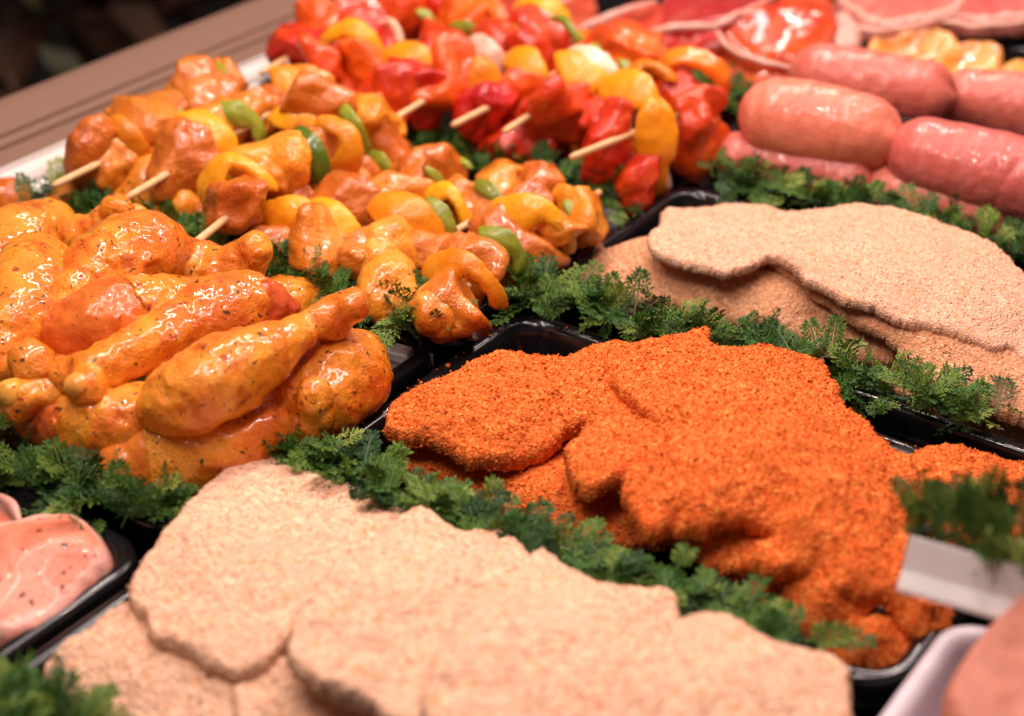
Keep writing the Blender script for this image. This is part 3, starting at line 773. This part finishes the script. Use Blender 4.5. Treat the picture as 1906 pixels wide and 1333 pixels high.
tan([(1430, 480, .016), (1500, 470, .020), (1700, 540, .022), (1906, 640, .018), (1980, 720, .012), (1960, 800, .004), (1906, 785, .004), (1840, 762, .004), (1770, 726, .004), (1700, 680, .005), (1662, 640, .007), (1640, 622, .009), (1570, 582, .011), (1490, 526, .013)],
    [(1700, 600, .018), (1850, 680, .014)], .011, 'tan breaded schnitzel second from the top, its edge in shadow', 14)
tan([(1206, 432, .018), (1212, 462, .017), (1245, 483, .0165), (1296, 496, .016), (1340, 506, .0165), (1385, 499, .018), (1432, 482, .021), (1468, 492, .023), (1510, 524, .023), (1560, 553, .023), (1620, 572, .022), (1685, 598, .021), (1740, 614, .021), (1800, 636, .020), (1850, 648, .020), (1880, 646, .020), (1906, 668, .018), (1990, 700, .016), (1990, 560, .020), (1906, 508, .022), (1878, 478, .022), (1838, 448, .022), (1790, 428, .022), (1758, 416, .022), (1745, 408, .022), (1700, 398, .023), (1640, 384, .023), (1590, 379, .022), (1540, 386, .021), (1480, 392, .018), (1400, 404, .015), (1320, 404, .015), (1245, 410, .016)],
    [(1400, 450, .021), (1550, 470, .029), (1700, 520, .031), (1850, 580, .028), (1300, 450, .018)], .010, 'smooth pale tan breaded schnitzel lying on top of the stack', 15, PALE)

# ------------------------------------------------------------------ cream schnitzels in front
G3 = 'shingled cream breaded schnitzels'
def cream(outl, inner, th, label, seed, **k):
    slab('breaded_schnitzel', outl, inner, th*.85, CREAM, label, 'schnitzel', G3, seed=seed, lump=.0018, mid=.0011, crumb=.0004, rag=.0013, edge=.0036, ridge=.001, grains=.10, gsize=.00028, **k)
cream([(64, 1248, -.006), (100, 1212, -.002), (170, 1165, .002), (240, 1120, .004), (330, 1130, .006), (430, 1220, .004), (480, 1300, .002), (520, 1420, -.004), (300, 1420, -.008), (200, 1345, -.008), (140, 1305, -.008), (85, 1280, -.008)],
      [(250, 1220, .004)], .013, 'cream breaded schnitzel lowest at the front left, under the shingled row', 21)
cream([(425, 1275, .004), (470, 1240, .008), (540, 1230, .010), (640, 1260, .010), (720, 1300, .008), (760, 1420, .004), (560, 1430, .0), (450, 1380, .0)],
      [], .013, 'cream breaded schnitzel poking out at the bottom edge beneath the row', 22)
cream([(494, 838, 0.008), (455, 846, 0.008), (395, 895, 0.01), (335, 958, 0.012), (282, 1025, 0.012), (247, 1072, 0.012), (240, 1115, 0.011), (262, 1148, 0.011), (278, 1186, 0.011), (330, 1212, 0.011), (385, 1240, 0.011), (432, 1258, 0.011), (480, 1246, 0.013), (520, 1215, 0.016), (620, 1130, 0.016), (720, 1050, 0.009), (760, 960, 0.003), (735, 940, 0.001), (690, 910, 0.001), (645, 905, 0.001), (600, 890, 0.004), (545, 868, 0.007), (515, 842, 0.008)],
      [(400, 1040, 0.02), (500, 980, 0.018), (580, 1060, 0.018)], .014, 'cream breaded schnitzel at the upper left end of the shingled row', 23)
cream([(782, 944, 0.018), (745, 962, 0.02), (690, 1000, 0.024), (630, 1050, 0.032), (570, 1120, 0.032), (540, 1170, 0.031), (535, 1222, 0.029), (590, 1268, 0.029), (680, 1312, 0.024), (740, 1345, 0.024), (830, 1340, 0.026), (900, 1180, 0.021), (990, 1060, 0.013), (968, 1012, 0.01), (925, 987, 0.01), (850, 985, 0.016), (818, 962, 0.017)],
      [(700, 1120, 0.033), (830, 1080, 0.029)], .014, 'second cream breaded schnitzel of the shingled row, peaked at the parsley', 24)
cream([(1008, 1018, 0.025), (970, 1040, 0.027), (900, 1090, 0.036), (840, 1160, 0.041), (800, 1250, 0.04), (790, 1345, 0.036), (900, 1420, 0.031), (1150, 1380, 0.022), (1260, 1180, 0.018), (1265, 1140, 0.016), (1252, 1100, 0.016), (1190, 1090, 0.017), (1115, 1080, 0.022), (1062, 1052, 0.023)],
      [(960, 1200, 0.039), (1100, 1180, 0.033)], .014, 'third cream breaded schnitzel of the shingled row, in the middle', 25)
cream([(1312, 1138, 0.029), (1270, 1150, 0.031), (1200, 1200, 0.041), (1140, 1280, 0.043), (1110, 1380, 0.041), (1300, 1440, 0.029), (1560, 1400, 0.023), (1584, 1320, 0.021), (1578, 1250, 0.021), (1535, 1218, 0.022), (1480, 1208, 0.023), (1430, 1194, 0.024), (1385, 1162, 0.026), (1345, 1140, 0.028)],
      [(1300, 1260, 0.04), (1430, 1280, 0.033)], .014, 'cream breaded schnitzel at the right end of the shingled row', 26)

# ------------------------------------------------------------------ drumsticks
D = drumstick
D([(350, 905, -.006, 15), (390, 880, -.004, 17), (440, 850, 0, 15), (490, 830, .0, 10)], 'yellow drumstick at the very front bottom, above the cream schnitzel tip', 113, knuckle=False)
D([(235, 865, .008, 16), (300, 852, .010, 20), (390, 838, .010, 21), (470, 820, .010, 17), (520, 800, .008, 11)], 'orange drumstick lying along the front edge of its tray', 112, .2)
D([(655, 680, .018, 21), (635, 705, .018, 26), (585, 735, .016, 24), (530, 765, .012, 16), (490, 785, .010, 10)], 'pale skinned drumstick under the front one, against the tray rim', 109, knuckle=False)
D([(470, 840, .0, 14), (520, 815, .006, 11), (560, 785, .014, 9.5), (580, 762, .020, 11)], 'drumstick showing just its small orange knuckle at the tray rim', 110)
D([(65, 772, .016, 13), (110, 785, .018, 16), (190, 790, .022, 18), (260, 780, .022, 17), (320, 760, .02, 12)], 'drumstick with bare meat end at the lower left of the heap', 111, .32)
D([(210, 740, .020, 16), (160, 738, .026, 14), (115, 735, .031, 10.5), (80, 733, .032, 13)], 'drumstick with yellow knuckle pointing left above the parsley', 114)
D([(-60, 640, .022, 18), (-10, 670, .030, 16), (30, 685, .036, 12), (62, 688, .038, 14)], 'drumstick with reddish knuckle pointing right at the left picture edge', 115)
D([(-50, 790, -.004, 18), (-5, 760, .006, 16), (30, 740, .012, 12)], 'drumstick mostly hidden low at the left picture edge', 118, knuckle=False)
D([(575, 560, .010, 12), (540, 565, .014, 15), (500, 570, .016, 15), (450, 580, .014, 12)], 'small drumstick behind the front knuckle, with folded yellow skin', 116, .15, knuckle=False)
D([(300, 525, .030, 16), (350, 505, .034, 18), (395, 505, .036, 15), (425, 500, .040, 11), (455, 482, .044, 12.5)], 'drumstick with pointed knuckle at the top right of the heap', 108)
D([(90, 480, .022, 18), (140, 450, .028, 15), (180, 432, .036, 11), (215, 414, .042, 12.5)], 'drumstick with red knuckle at the top behind the heap', 107)
D([(-70, 405, -.010, 18), (-25, 388, -.006, 16.5), (18, 372, -.002, 14)], 'drumstick at the far left, closest to the white rail', 117, knuckle=False)
D([(85, 430, .036, 19), (50, 450, .038, 24), (0, 490, .036, 24), (-50, 530, .03, 18)], 'drumstick with bumpy thick end at the upper left of the heap', 106)
D([(75, 500, .044, 20), (55, 540, .048, 26), (35, 590, .046, 24), (15, 640, .042, 17), (0, 690, .036, 11)], 'large drumstick standing out at the left of the heap', 105, knuckle=False)
D([(300, 470, .048, 20), (260, 478, .052, 25), (200, 512, .050, 24), (150, 560, .046, 18), (120, 610, .040, 12)], 'fat rounded drumstick on top of the heap behind the others', 104, knuckle=False)
D([(128, 620, .044, 15), (170, 608, .046, 20), (230, 592, .048, 21.5), (310, 575, .046, 18), (390, 565, .042, 13), (450, 560, .040, 9)], 'drumstick with large bare meat end facing left, in mid heap', 103, .36, knuckle=False)
D([(505, 575, .038, 14), (470, 577, .042, 18.5), (410, 590, .046, 20.5), (340, 615, .046, 17), (270, 648, .045, 12), (210, 678, .044, 10), (168, 700, .043, 12)], 'drumstick with knuckle pointing lower left, behind the front one', 102, .14)
D([(312, 756, .038, 15), (345, 740, .044, 20), (395, 712, .049, 21.5), (455, 677, .052, 18.5), (520, 640, .054, 12), (568, 612, .055, 8.8), (602, 594, .056, 9), (622, 586, .056, 11.5)], 'front drumstick lying on top, its knuckle at upper right', 101)

# ------------------------------------------------------------------ orange chicken skewers
S = skewer
S([(125, 372, 62, 'c'), (183, 352, 88, 'c'), (225, 330, 60, 'y'), (275, 318, 80, 'y'), (300, 290, 80, 'c'), (380, 260, 80, 'c')], 'orange chicken skewer lowest at the left, under the one by the white rail', .012)
S([(272, 378, 112, 'c'), (295, 340, 70, 'y'), (350, 345, 90, 'c'), (440, 300, 80, 'c'), (500, 250, 80, 'c')], 'orange chicken skewer in the lower layer behind the drumstick heap', .012)
S([(366, 405, 95, 'c'), (430, 420, 80, 'c'), (500, 365, 90, 'c'), (560, 330, 80, 'c'), (640, 280, 80, 'c')], 'orange chicken skewer in the lower layer beneath the arched yellow pepper', .012)
S([(170, 288, 88, 'c'), (208, 290, 84, 'c'), (228, 278, 92, 'y', 10), (278, 245, 108, 'c'), (316, 226, 60, 'g'), (335, 195, 92, 'c'), (374, 180, 96, 'c'), (405, 172, 84, 'g', 35), (424, 160, 70, 'c')],
  'orange chicken skewer closest to the white rail', .045, (98, 346), (460, 168))
S([(345, 292, 112, 'c'), (368, 282, 112, 'y', 35), (402, 246, 112, 'c'), (430, 250, 100, 'g', 35), (460, 212, 92, 'c'), (500, 185, 84, 'c'), (530, 180, 84, 'y', 40), (566, 166, 76, 'c')],
  'orange chicken skewer second from the white rail', .048, (236, 368), (600, 152))
S([(432, 362, 118, 'y', -5), (444, 392, 116, 'c'), (505, 312, 124, 'c'), (480, 330, 70, 'c'), (566, 305, 96, 'd', 45), (574, 270, 104, 'c'), (548, 245, 84, 'y', 0), (612, 285, 104, 'y', 60), (588, 222, 120, 'c'), (644, 248, 90, 'g', 70), (660, 212, 116, 'c')],
  'orange chicken skewer with a dark green pepper piece, third from the white rail', .048, (348, 464), (706, 178))
S([(509, 455, 100, 'c'), (545, 432, 110, 'y', 30), (562, 400, 84, 'c'), (585, 372, 46, 'g'), (610, 365, 100, 'c'), (652, 352, 66, 'y', 30), (660, 322, 90, 'c'), (702, 320, 66, 'g', 40), (728, 298, 78, 'c')],
  'orange chicken skewer in mid tray, next to the arched yellow pepper', .022)
S([(590, 478, 104, 'c'), (605, 452, 120, 'y', -10), (640, 412, 104, 'c'), (712, 378, 112, 'c'), (752, 348, 84, 'c'), (786, 340, 92, 'g', 25), (820, 322, 110, 'c'), (866, 318, 40, 'g')],
  'orange chicken skewer across mid tray, its tip hidden by the drumsticks', .022)
S([(722, 535, 92, 'c'), (690, 485, 96, 'c'), (728, 482, 118, 'c'), (742, 448, 130, 'y', 15), (806, 465, 90, 'c'), (808, 428, 92, 'g', 45), (824, 395, 88, 'y', 20), (866, 385, 104, 'c'), (912, 388, 84, 'g', 20), (932, 342, 116, 'c'), (988, 348, 72, 'c')],
  'orange chicken skewer whose stick tip points at the front drumstick knuckle', .025, (648, 546))
S([(830, 562, 118, 'c'), (815, 585, 92, 'c'), (852, 545, 130, 'y', 20), (895, 500, 116, 'c'), (916, 482, 100, 'g', 45), (940, 462, 124, 'c'), (978, 440, 132, 'y', 30), (978, 400, 112, 'c'), (1040, 440, 80, 'c'), (1050, 412, 60, 'g', 50), (1066, 410, 92, 'c')],
  'orange chicken skewer at the right end, beside the tan schnitzels', .022, None, (1116, 357))

# ------------------------------------------------------------------ red skewers
def RS(*a, **k): return skewer(*a, red=True, **k)
RS([(600, 150, 70, 'r'), (670, 150, 80, 'r'), (700, 110, 80, 'r'), (760, 80, 80, 'r')], 'red skewer lowest at the left behind the orange skewers', .012)
RS([(735, 195, 70, 'r'), (790, 205, 70, 'r'), (800, 150, 90, 'r'), (870, 110, 90, 'r')], 'red skewer in the lower layer above the dark parsley', .012)
RS([(890, 245, 80, 'r'), (960, 262, 90, 'r'), (1010, 250, 90, 'r'), (1040, 270, 70, 'p'), (1060, 240, 90, 'r'), (1090, 180, 90, 'r')], 'red skewer in the lower layer touching the parsley at mid tray', .012)
RS([(1150, 322, 100, 'r'), (1190, 320, 90, 'y', 70), (1195, 350, 70, 'r'), (1230, 320, 76, 'q', 60), (1280, 268, 110, 'r'), (1315, 245, 66, 'r')], 'red skewer lowest at the right, next to the pork rolls', .012)
RS([(556, 92, 104, 'r'), (560, 126, 60, 'o', 180), (598, 78, 90, 'p', 20), (622, 66, 80, 'r'), (618, 42, 96, 'd', 20), (676, 46, 96, 'r'), (700, 12, 90, 'r'), (655, 8, 50, 'o'), (712, 42, 50, 'o')],
  'red skewer closest to the white rail', .045, (486, 136))
RS([(628, 136, 104, 'r'), (656, 108, 104, 'y', 20), (668, 138, 84, 'r'), (692, 82, 100, 'r'), (730, 84, 76, 'o', 40), (742, 40, 84, 'r'), (785, 50, 50, 'g', 40), (790, 15, 84, 'r')],
  'red skewer with a curved yellow pepper, second from the white rail', .048, (578, 160))
RS([(722, 164, 104, 'r'), (756, 132, 84, 'y', 10), (790, 158, 92, 'r'), (815, 106, 92, 'r'), (802, 86, 84, 'q', 5), (866, 72, 60, 'g', 25), (862, 42, 92, 'r'), (912, 44, 80, 'p', 30)],
  'red skewer with a long pale onion slice, third from the white rail', .046, (683, 186))
RS([(842, 165, 112, 'r'), (876, 168, 96, 'y', 80), (840, 122, 88, 'r'), (896, 120, 84, 'o', 40), (928, 98, 92, 'r'), (955, 82, 60, 'g', 70), (985, 66, 96, 'r'), (1000, 56, 96, 'y', 10)],
  'red skewer with an upright yellow pepper strip, in mid tray', .044, (737, 219))
RS([(912, 184, 108, 'r'), (966, 150, 96, 'y', 0), (966, 170, 92, 'r'), (1004, 112, 100, 'r'), (1050, 92, 100, 'g', 40), (1085, 88, 54, 'p'), (1100, 104, 80, 'r')],
  'red skewer with a long green pepper stick, right of mid tray', .044, (842, 233))
RS([(1036, 202, 116, 'r'), (1064, 168, 110, 'y', 35), (1092, 158, 112, 'o', 35), (1098, 160, 90, 'r'), (1110, 122, 60, 'g', 40), (1156, 104, 116, 'r'), (1158, 145, 52, 'g', 40)],
  'red skewer with a white onion arch, second from the pork rolls', .044, (938, 245))
RS([(1138, 240, 100, 'r'), (1110, 218, 60, 'r'), (1160, 200, 110, 'y', 0), (1192, 250, 110, 'y', 80), (1212, 205, 104, 'q', 62), (1200, 170, 90, 'y', -20), (1280, 160, 112, 'p', 15), (1262, 165, 80, 'r'), (1290, 205, 84, 'r')],
  'red skewer with a large white onion piece, beside the pork rolls', .044, (1062, 293))

# ------------------------------------------------------------------ pork rolls
def roll(a, b, r, label, seed, zs=1.):
    A, B = P(*a), P(*b); d = B-A; L = np.linalg.norm(d); d /= L; r *= .001
    root = thing('pork_roll', ((A+B)/2)-np.array([0, 0, r]), label, 'pork roll', 'raw pork rolls')
    u = np.cross(d, [0, 0, 1.]); u /= np.linalg.norm(u); w = np.cross(u, d)
    M = np.stack([u, d, w], 1)
    def fn(p):
        q = (p-(A+B)/2) @ M
        y = np.abs(q[:, 1])-(L/2-r*.8)
        rad = np.sqrt(q[:, 0]**2+(q[:, 2]/zs)**2)-r*(1-.22*(q[:, 1]/(L/2))**2+.05*np.sin(q[:, 1]/L*5+seed))
        d_ = np.where(y > 0, np.sqrt(np.maximum(rad+r*.8, 0)**2+y**2)-r*.8, rad)
        ang = np.arctan2(q[:, 2], q[:, 0])
        d_ += .0005*vnoise(np.column_stack([q[:, 1]/.012, np.cos(ang)*.8, np.sin(ang)*.8]), 1, seed)+.0011*vnoise(q, .03, seed+1)+.0005*vnoise(q, .006, seed+2)
        fold = q[:, 1]-(L*.22)-.010*np.sin(ang*1.5+seed)
        d_ += .0008*np.exp(-(fold/.003)**2)-.0010*(fold > 0)*np.exp(-np.maximum(fold, 0)/.02)
        endf = q[:, 1]-L*.46-.006*np.sin(ang*2+seed)
        d_ += .004*np.exp(-((ang-1.2)/.5)**2)*np.exp(-(endf/.010)**2)
        return d_
    c = (A+B)/2; e = L/2+.012
    v, f = nets(lambda p: fn(c+p @ M.T), (-r*1.25, -e, -r*1.25*zs), (r*1.25, e, r*1.25*zs), .0018)
    root.rotation_euler = (0, 0, 0)
    o = link('meat', raw_mesh('meat', v, f), ROLL, root)
    from mathutils import Matrix
    mm = Matrix([list(M[0]), list(M[1]), list(M[2])]).to_4x4(); o.rotation_euler = mm.to_euler()
    o.location = tuple(c-np.array(root.location))
    return root
roll((1325, 285, .010), (1640, 345, .006), 22, 'pork roll at the front left, half behind the parsley', 201)
roll((1605, 345, .004), (1900, 405, .002), 22, 'pork roll lowest in front, between two others and the parsley', 202)
roll((1875, 415, -.006), (2150, 470, -.008), 21, 'pork roll low at the right picture edge above the parsley', 203)
roll((1376, 203, .042), (1684, 262, .036), 27, 'large glossy pork roll on top at the left', 204)
roll((1470, 132, .034), (1780, 180, .030), 25, 'darker pork roll lying behind the top left one', 205)
roll((1652, 276, .030), (2010, 360, .024), 29, 'thick pork roll on top at the right', 206)
roll((1745, 172, .020), (2060, 225, .016), 25, 'pale pork roll behind, at the right picture edge', 207)

# ------------------------------------------------------------------ far steaks and chops
def steak(outl, inner, th, mat, label, seed, rim=None, rr=.004, cat='steak', name='raw_steak', group=None, res=.0018):
    o = slab(name, outl, inner, th, mat, label, cat, group, res=res, rag=.002, lump=.002, crumb=0, seed=seed)
    if rim:
        rr *= .72
        pts = spline([P(*q) for q in rim], 24)
        r = [rr*(.55+.45*math.sin(math.pi*i/23)) for i in range(24)]
        v, f = tube_mesh(pts, r, 10)
        v = v+.0012*np.stack([vnoise(v, .012, seed), vnoise(v, .012, seed+1), vnoise(v, .012, seed+2)], 1)
        solid('fat_rim', v, f, FAT, o)
    return o
G4 = 'red steaks with white fat rims'
steak([(800, 60, -.01), (870, 20, .0), (930, -20, .0), (1000, -10, .006), (980, 40, 0), (900, 80, -.01)], [], .02, STEAK, 'red steak farthest left, peeping over the red skewers', 301, [(860, 45, .004), (885, 20, .012), (925, -5, .014)], .004, group=G4)
steak([(930, 60, 0), (960, 20, .01), (1020, -10, .012), (1100, -15, .014), (1110, 30, .014), (1060, 70, .01), (990, 90, 0)], [], .024, STEAK, 'red steak with broad pale rim, second from the left', 302, [(945, 45, .012), (985, 18, .022), (1060, 2, .024)], .006, group=G4)
steak([(1060, 90, 0), (1075, 55, .012), (1120, 30, .018), (1180, 10, .02), (1225, 5, .02), (1240, 40, .018), (1200, 80, .012), (1120, 110, 0)], [], .026, STEAK, 'red steak with thin white rim, in the middle of the row', 303, [(1066, 80, .014), (1092, 48, .026), (1150, 24, .032), (1222, 2, .032)], .0045, group=G4)
steak([(1220, 10, .02), (1280, -20, .02), (1440, -30, .02), (1420, 10, .03), (1360, 35, .03), (1290, 50, .026), (1235, 52, .02)], [], .02, STEAK, 'red steak at the top edge above the others', 304, [(1226, 56, .030), (1327, 46, .038), (1380, 24, .040), (1440, -6, .038)], .004, group=G4)
steak([(1165, 95, .002), (1200, 62, .014), (1300, 45, .02), (1335, 55, .02), (1352, 90, .014), (1300, 110, .006), (1220, 115, 0)], [], .028, STEAK, 'red steak under the white seam, beside the glazed one', 305, [(1170, 84, .018), (1210, 62, .028), (1270, 50, .034), (1330, 50, .034)], .0045, group=G4)
steak([(1335, 55, .03), (1370, 32, .036), (1430, 8, .036), (1500, -15, .032), (1550, 10, .03), (1562, 50, .026), (1540, 90, .022), (1490, 118, .018), (1420, 112, .018), (1360, 90, .022)], [(1450, 60, .046)], .034, GLAZE, 'wet glazed red steak with herbs, largest of the row', 306, [(1333, 55, .034), (1353, 84, .030), (1392, 108, .028), (1480, 128, .022)], .0035, group=G4)
steak([(1310, 135, -.004), (1330, 115, .006), (1400, 112, .012), (1480, 125, .010), (1485, 150, .004), (1430, 180, -.006), (1350, 170, -.01)], [], .024, GLAZE, 'glazed red steak lower down, behind the pork rolls', 307, None, group=G4)
steak([(1548, 30, .024), (1575, 20, .026), (1600, 50, .022), (1600, 90, .014), (1560, 100, .012), (1545, 70, .02)], [], .022, FAT, 'pale lump of fat right of the glazed steak', 308, name='fat_trimming', cat='fat')
G5 = 'yellow marinated steaks'
steak([(1600, 105, .008), (1625, 75, .016), (1680, 58, .02), (1740, 58, .02), (1785, 80, .016), (1790, 115, .006), (1720, 130, .0), (1650, 128, 0)], [(1700, 85, .028)], .024, YSTEAK, 'yellow marinated steak with orange top, leftmost of three', 311, group=G5)
steak([(1725, 125, .008), (1750, 92, .016), (1800, 76, .02), (1850, 82, .018), (1872, 110, .012), (1850, 145, .004), (1780, 155, 0)], [(1800, 105, .026)], .024, YSTEAK, 'yellow marinated steak in the middle, paler and lumpier', 312, group=G5)
steak([(1845, 150, .004), (1870, 122, .012), (1920, 110, .014), (1990, 120, .012), (1980, 165, 0), (1890, 168, 0)], [], .024, YSTEAK, 'yellow marinated steak cut off by the right picture edge', 313, group=G5)
G6 = 'pale pink chops in the far corner'
steak([(1550, 5, .02), (1620, -30, .03), (1760, -40, .03), (1800, 10, .03), (1720, 45, .024), (1620, 50, .02)], [], .024, CHOP, 'pale pink chop in the far corner, above the yellow steaks', 321, [(1560, 40, .024), (1620, 56, .022), (1700, 50, .028), (1790, 20, .032)], .0035, 'chop', 'pork_chop', G6)
steak([(1740, 20, .03), (1820, -20, .03), (1990, -30, .03), (1990, 20, .026), (1880, 42, .022), (1790, 44, .022)], [], .02, CHOP, 'pink chop cut off by the top right picture corner', 322, [(1750, 38, .028), (1830, 48, .026), (1990, 28, .03)], .003, 'chop', 'pork_chop', G6)

# ------------------------------------------------------------------ pork chops, front left
G7 = 'peppered pork chops in the front left tray'
steak([(-70, 1010, -.004), (-40, 940, -.002), (0, 925, 0), (28, 945, .0), (36, 972, -.002), (0, 1010, -.004)], [], .014, CHOP, 'pork chop behind, peeping out under the parsley', 331, [(0, 922, .006), (25, 940, .006), (36, 968, .004)], .004, 'chop', 'pork_chop', G7, .0012)
steak([(-60, 1180, -.016), (0, 1170, -.014), (28, 1190, -.014), (30, 1230, -.018), (0, 1260, -.02), (-60, 1260, -.02)], [], .012, CHOP, 'pork chop lowest at the left edge, by the tray rim', 332, None, .004, 'chop', 'pork_chop', G7, .0012)
steak([(-80, 1050, .006), (-30, 990, .008), (30, 972, .008), (90, 962, .006), (145, 962, .004), (180, 990, .002), (205, 1030, 0), (214, 1066, -.002), (196, 1094, -.004), (144, 1143, -.005), (84, 1184, -.005), (31, 1207, -.005), (-40, 1196, -.004), (-90, 1140, 0)],
      [(60, 1040, .012), (120, 1030, .010)], .026, CHOP, 'thick peppered pork chop on top, with pale fat edge', 333,
      None, .0065, 'chop', 'pork_chop', G7, .0012)

# ------------------------------------------------------------------ loaf and dish at the lower right
tray(.291, .60, -.42, -.085, .020, 'white plastic dish with painted-in lilac reflection, holding the pink meat loaf', LILAC_REFL, .03, .02, 'dish', 'serving_dish')
lf = slab('meat_loaf', [(1752, 1315, .046), (1760, 1275, .048), (1800, 1215, .052), (1850, 1158, .056), (1906, 1105, .06), (1990, 1060, .064), (2080, 1080, .064), (2100, 1200, .056), (2060, 1320, .05), (1960, 1400, .046), (1840, 1400, .044), (1775, 1362, .044)],
          [], .030, HAM, 'cut pink meat loaf in the lower right corner', 'meat loaf', None, res=.0012, rag=.0004, lump=.0006, crumb=0, seed=41, edge=.004, zoff=.0)

# ------------------------------------------------------------------ parsley garlands
g = garland
g(P(505, 830, .004), P(1515, 1222, .002), 'plastic parsley garland between the cream schnitzels and the orange cutlets', 51, 165, .040, lo=.016, hi=.028, emax=.85)
g(P(955, 545, .004), P(1850, 790, .004), 'plastic parsley garland between the orange cutlets and the tan schnitzels', 52, 120, .045)
g(P(1335, 325, .004), P(1930, 490, .004), 'plastic parsley garland between the tan schnitzels and the pork rolls', 53, 95, .045)
g(P(690, 255, .0), P(1150, 385, .0), 'dark plastic parsley garland between the red and the orange skewers', 54, 95, .05, holder=(P(640, 245, 0), P(1160, 395, 0)))
g(P(110, 400, .0), P(812, 640, .004), 'plastic parsley garland between the drumsticks and the orange skewers', 55, 150, .050, zl=.010, holder=(P(120, 455, -.002), P(806, 655, -.002)))
g(P(-60, 850, .0), P(330, 965, .0), 'plastic parsley garland between the drumsticks and the pork chops', 56, 80, .055)
g(P(-80, 1330, .004), P(130, 1400, .004), 'plastic parsley garland in the lower left corner', 57, 40, .045)
g(P(1300, 175, .0), P(1360, 190, .0), 'short plastic parsley garland behind the pork rolls', 58, 16, .05)
WPROF = [(-.0048, .0115), (-.003, .012), (.002, -.001), (.0075, -.006), (.008, -.0078), (.0065, -.008), (.0012, -.0035), (.000, -.001)]
g(P(1690, 985, .066), P(1990, 1075, .066), 'plastic parsley garland in a white strip above the orange cutlets', 59, 44, .045,
  holder=(P(1682, 1050, .06), P(2000, 1140, .06)), prof=WPROF, lo=.024, hi=.036, sides=(1, 1), emin=.35, emax=1.5)

# ------------------------------------------------------------------ crumbs that fell off, on rims, holders and garlands
rg = np.random.default_rng(77); cv, cfc = [], []
cube = np.array([(a, b, c) for a in (-1, 1) for b in (-1, 1) for c in (-1, 1)], float)
cf = np.array([(0, 1, 3, 2), (4, 6, 7, 5), (0, 4, 5, 1), (2, 3, 7, 6), (0, 2, 6, 4), (1, 5, 7, 3)])
def spill(x0, x1, y0, y1, z, n):
    for _ in range(n):
        c = np.array([rg.uniform(x0, x1), rg.uniform(y0, y1), z]); s_ = .00045*rg.lognormal(0, .35)
        cv.append(c+cube*s_*rg.uniform(.6, 1.1, (8, 3))); cfc.append(cf+8*len(cfc))
spill(-.028, -.022, -.10, .03, .0008, 18); spill(-.02, .02, .0, .03, -.0292, 12); 
spill(-.02, .27, -.125, -.118, .0008, 40); spill(.0, .27, .04, .049, .0008, 24)
lc = solid('loose_crumbs', np.vstack(cv), np.vstack(cfc), ORANGE); lc['kind'] = 'stuff'; tag(lc, 'loose orange crumbs spilled on the black tray rims', 'crumbs')

# ------------------------------------------------------------------ light
def area(name, loc, size, rot, power, col):
    l = bpy.data.lights.new(name, 'AREA'); l.shape = 'RECTANGLE'; l.size, l.size_y = size; l.energy = power; l.color = col
    o = bpy.data.objects.new(name, l); COL.objects.link(o); o.location = loc; o.rotation_euler = rot; return o
WARM = (1., .84, .765)
area('tube_lamp', (-.16, .25, .80), (.05, 1.7), (0, math.radians(-6), 0), 9.9, WARM)
area('tube_lamp', (.22, .30, .82), (.05, 1.7), (0, math.radians(6), 0), 6.0, (1., .765, .79))
for i, (x, y) in enumerate(((-.30, -.25), (-.28, .15), (-.26, .55), (.12, -.30), (.14, .10), (.16, .5), (-.1, .8))):
    l = bpy.data.lights.new('spot_lamp', 'POINT'); l.energy = 2.5; l.color = (1., .81, .71); l.shadow_soft_size = .014
    o = bpy.data.objects.new('spot_lamp', l); COL.objects.link(o); o.location = (x, y, .72)
w = bpy.data.worlds.new('World'); SC.world = w; w.use_nodes = True
bg = w.node_tree.nodes['Background']; bg.inputs[0].default_value = (1., .85, .78, 1); bg.inputs[1].default_value = .09

# ------------------------------------------------------------------ camera
cd = bpy.data.cameras.new('camera'); cam = bpy.data.objects.new('camera', cd); COL.objects.link(cam)
cd.sensor_width = 36.; cd.lens = F/1906*36; cd.clip_start = .02; cd.clip_end = 60
from mathutils import Matrix
cam.matrix_world = Matrix(((RIGHT[0], UP[0], -FWD[0], CAM[0]), (RIGHT[1], UP[1], -FWD[1], CAM[1]), (RIGHT[2], UP[2], -FWD[2], CAM[2]), (0, 0, 0, 1)))
cd.dof.use_dof = True; cd.dof.focus_distance = .86; cd.dof.aperture_fstop = 4.2
SC.camera = cam
SC.view_settings.view_transform = 'Standard'; SC.view_settings.look = 'None'; SC.view_settings.exposure = 0; SC.view_settings.gamma = 1
SC.cycles.use_denoising = True; SC.cycles.max_bounces = 6
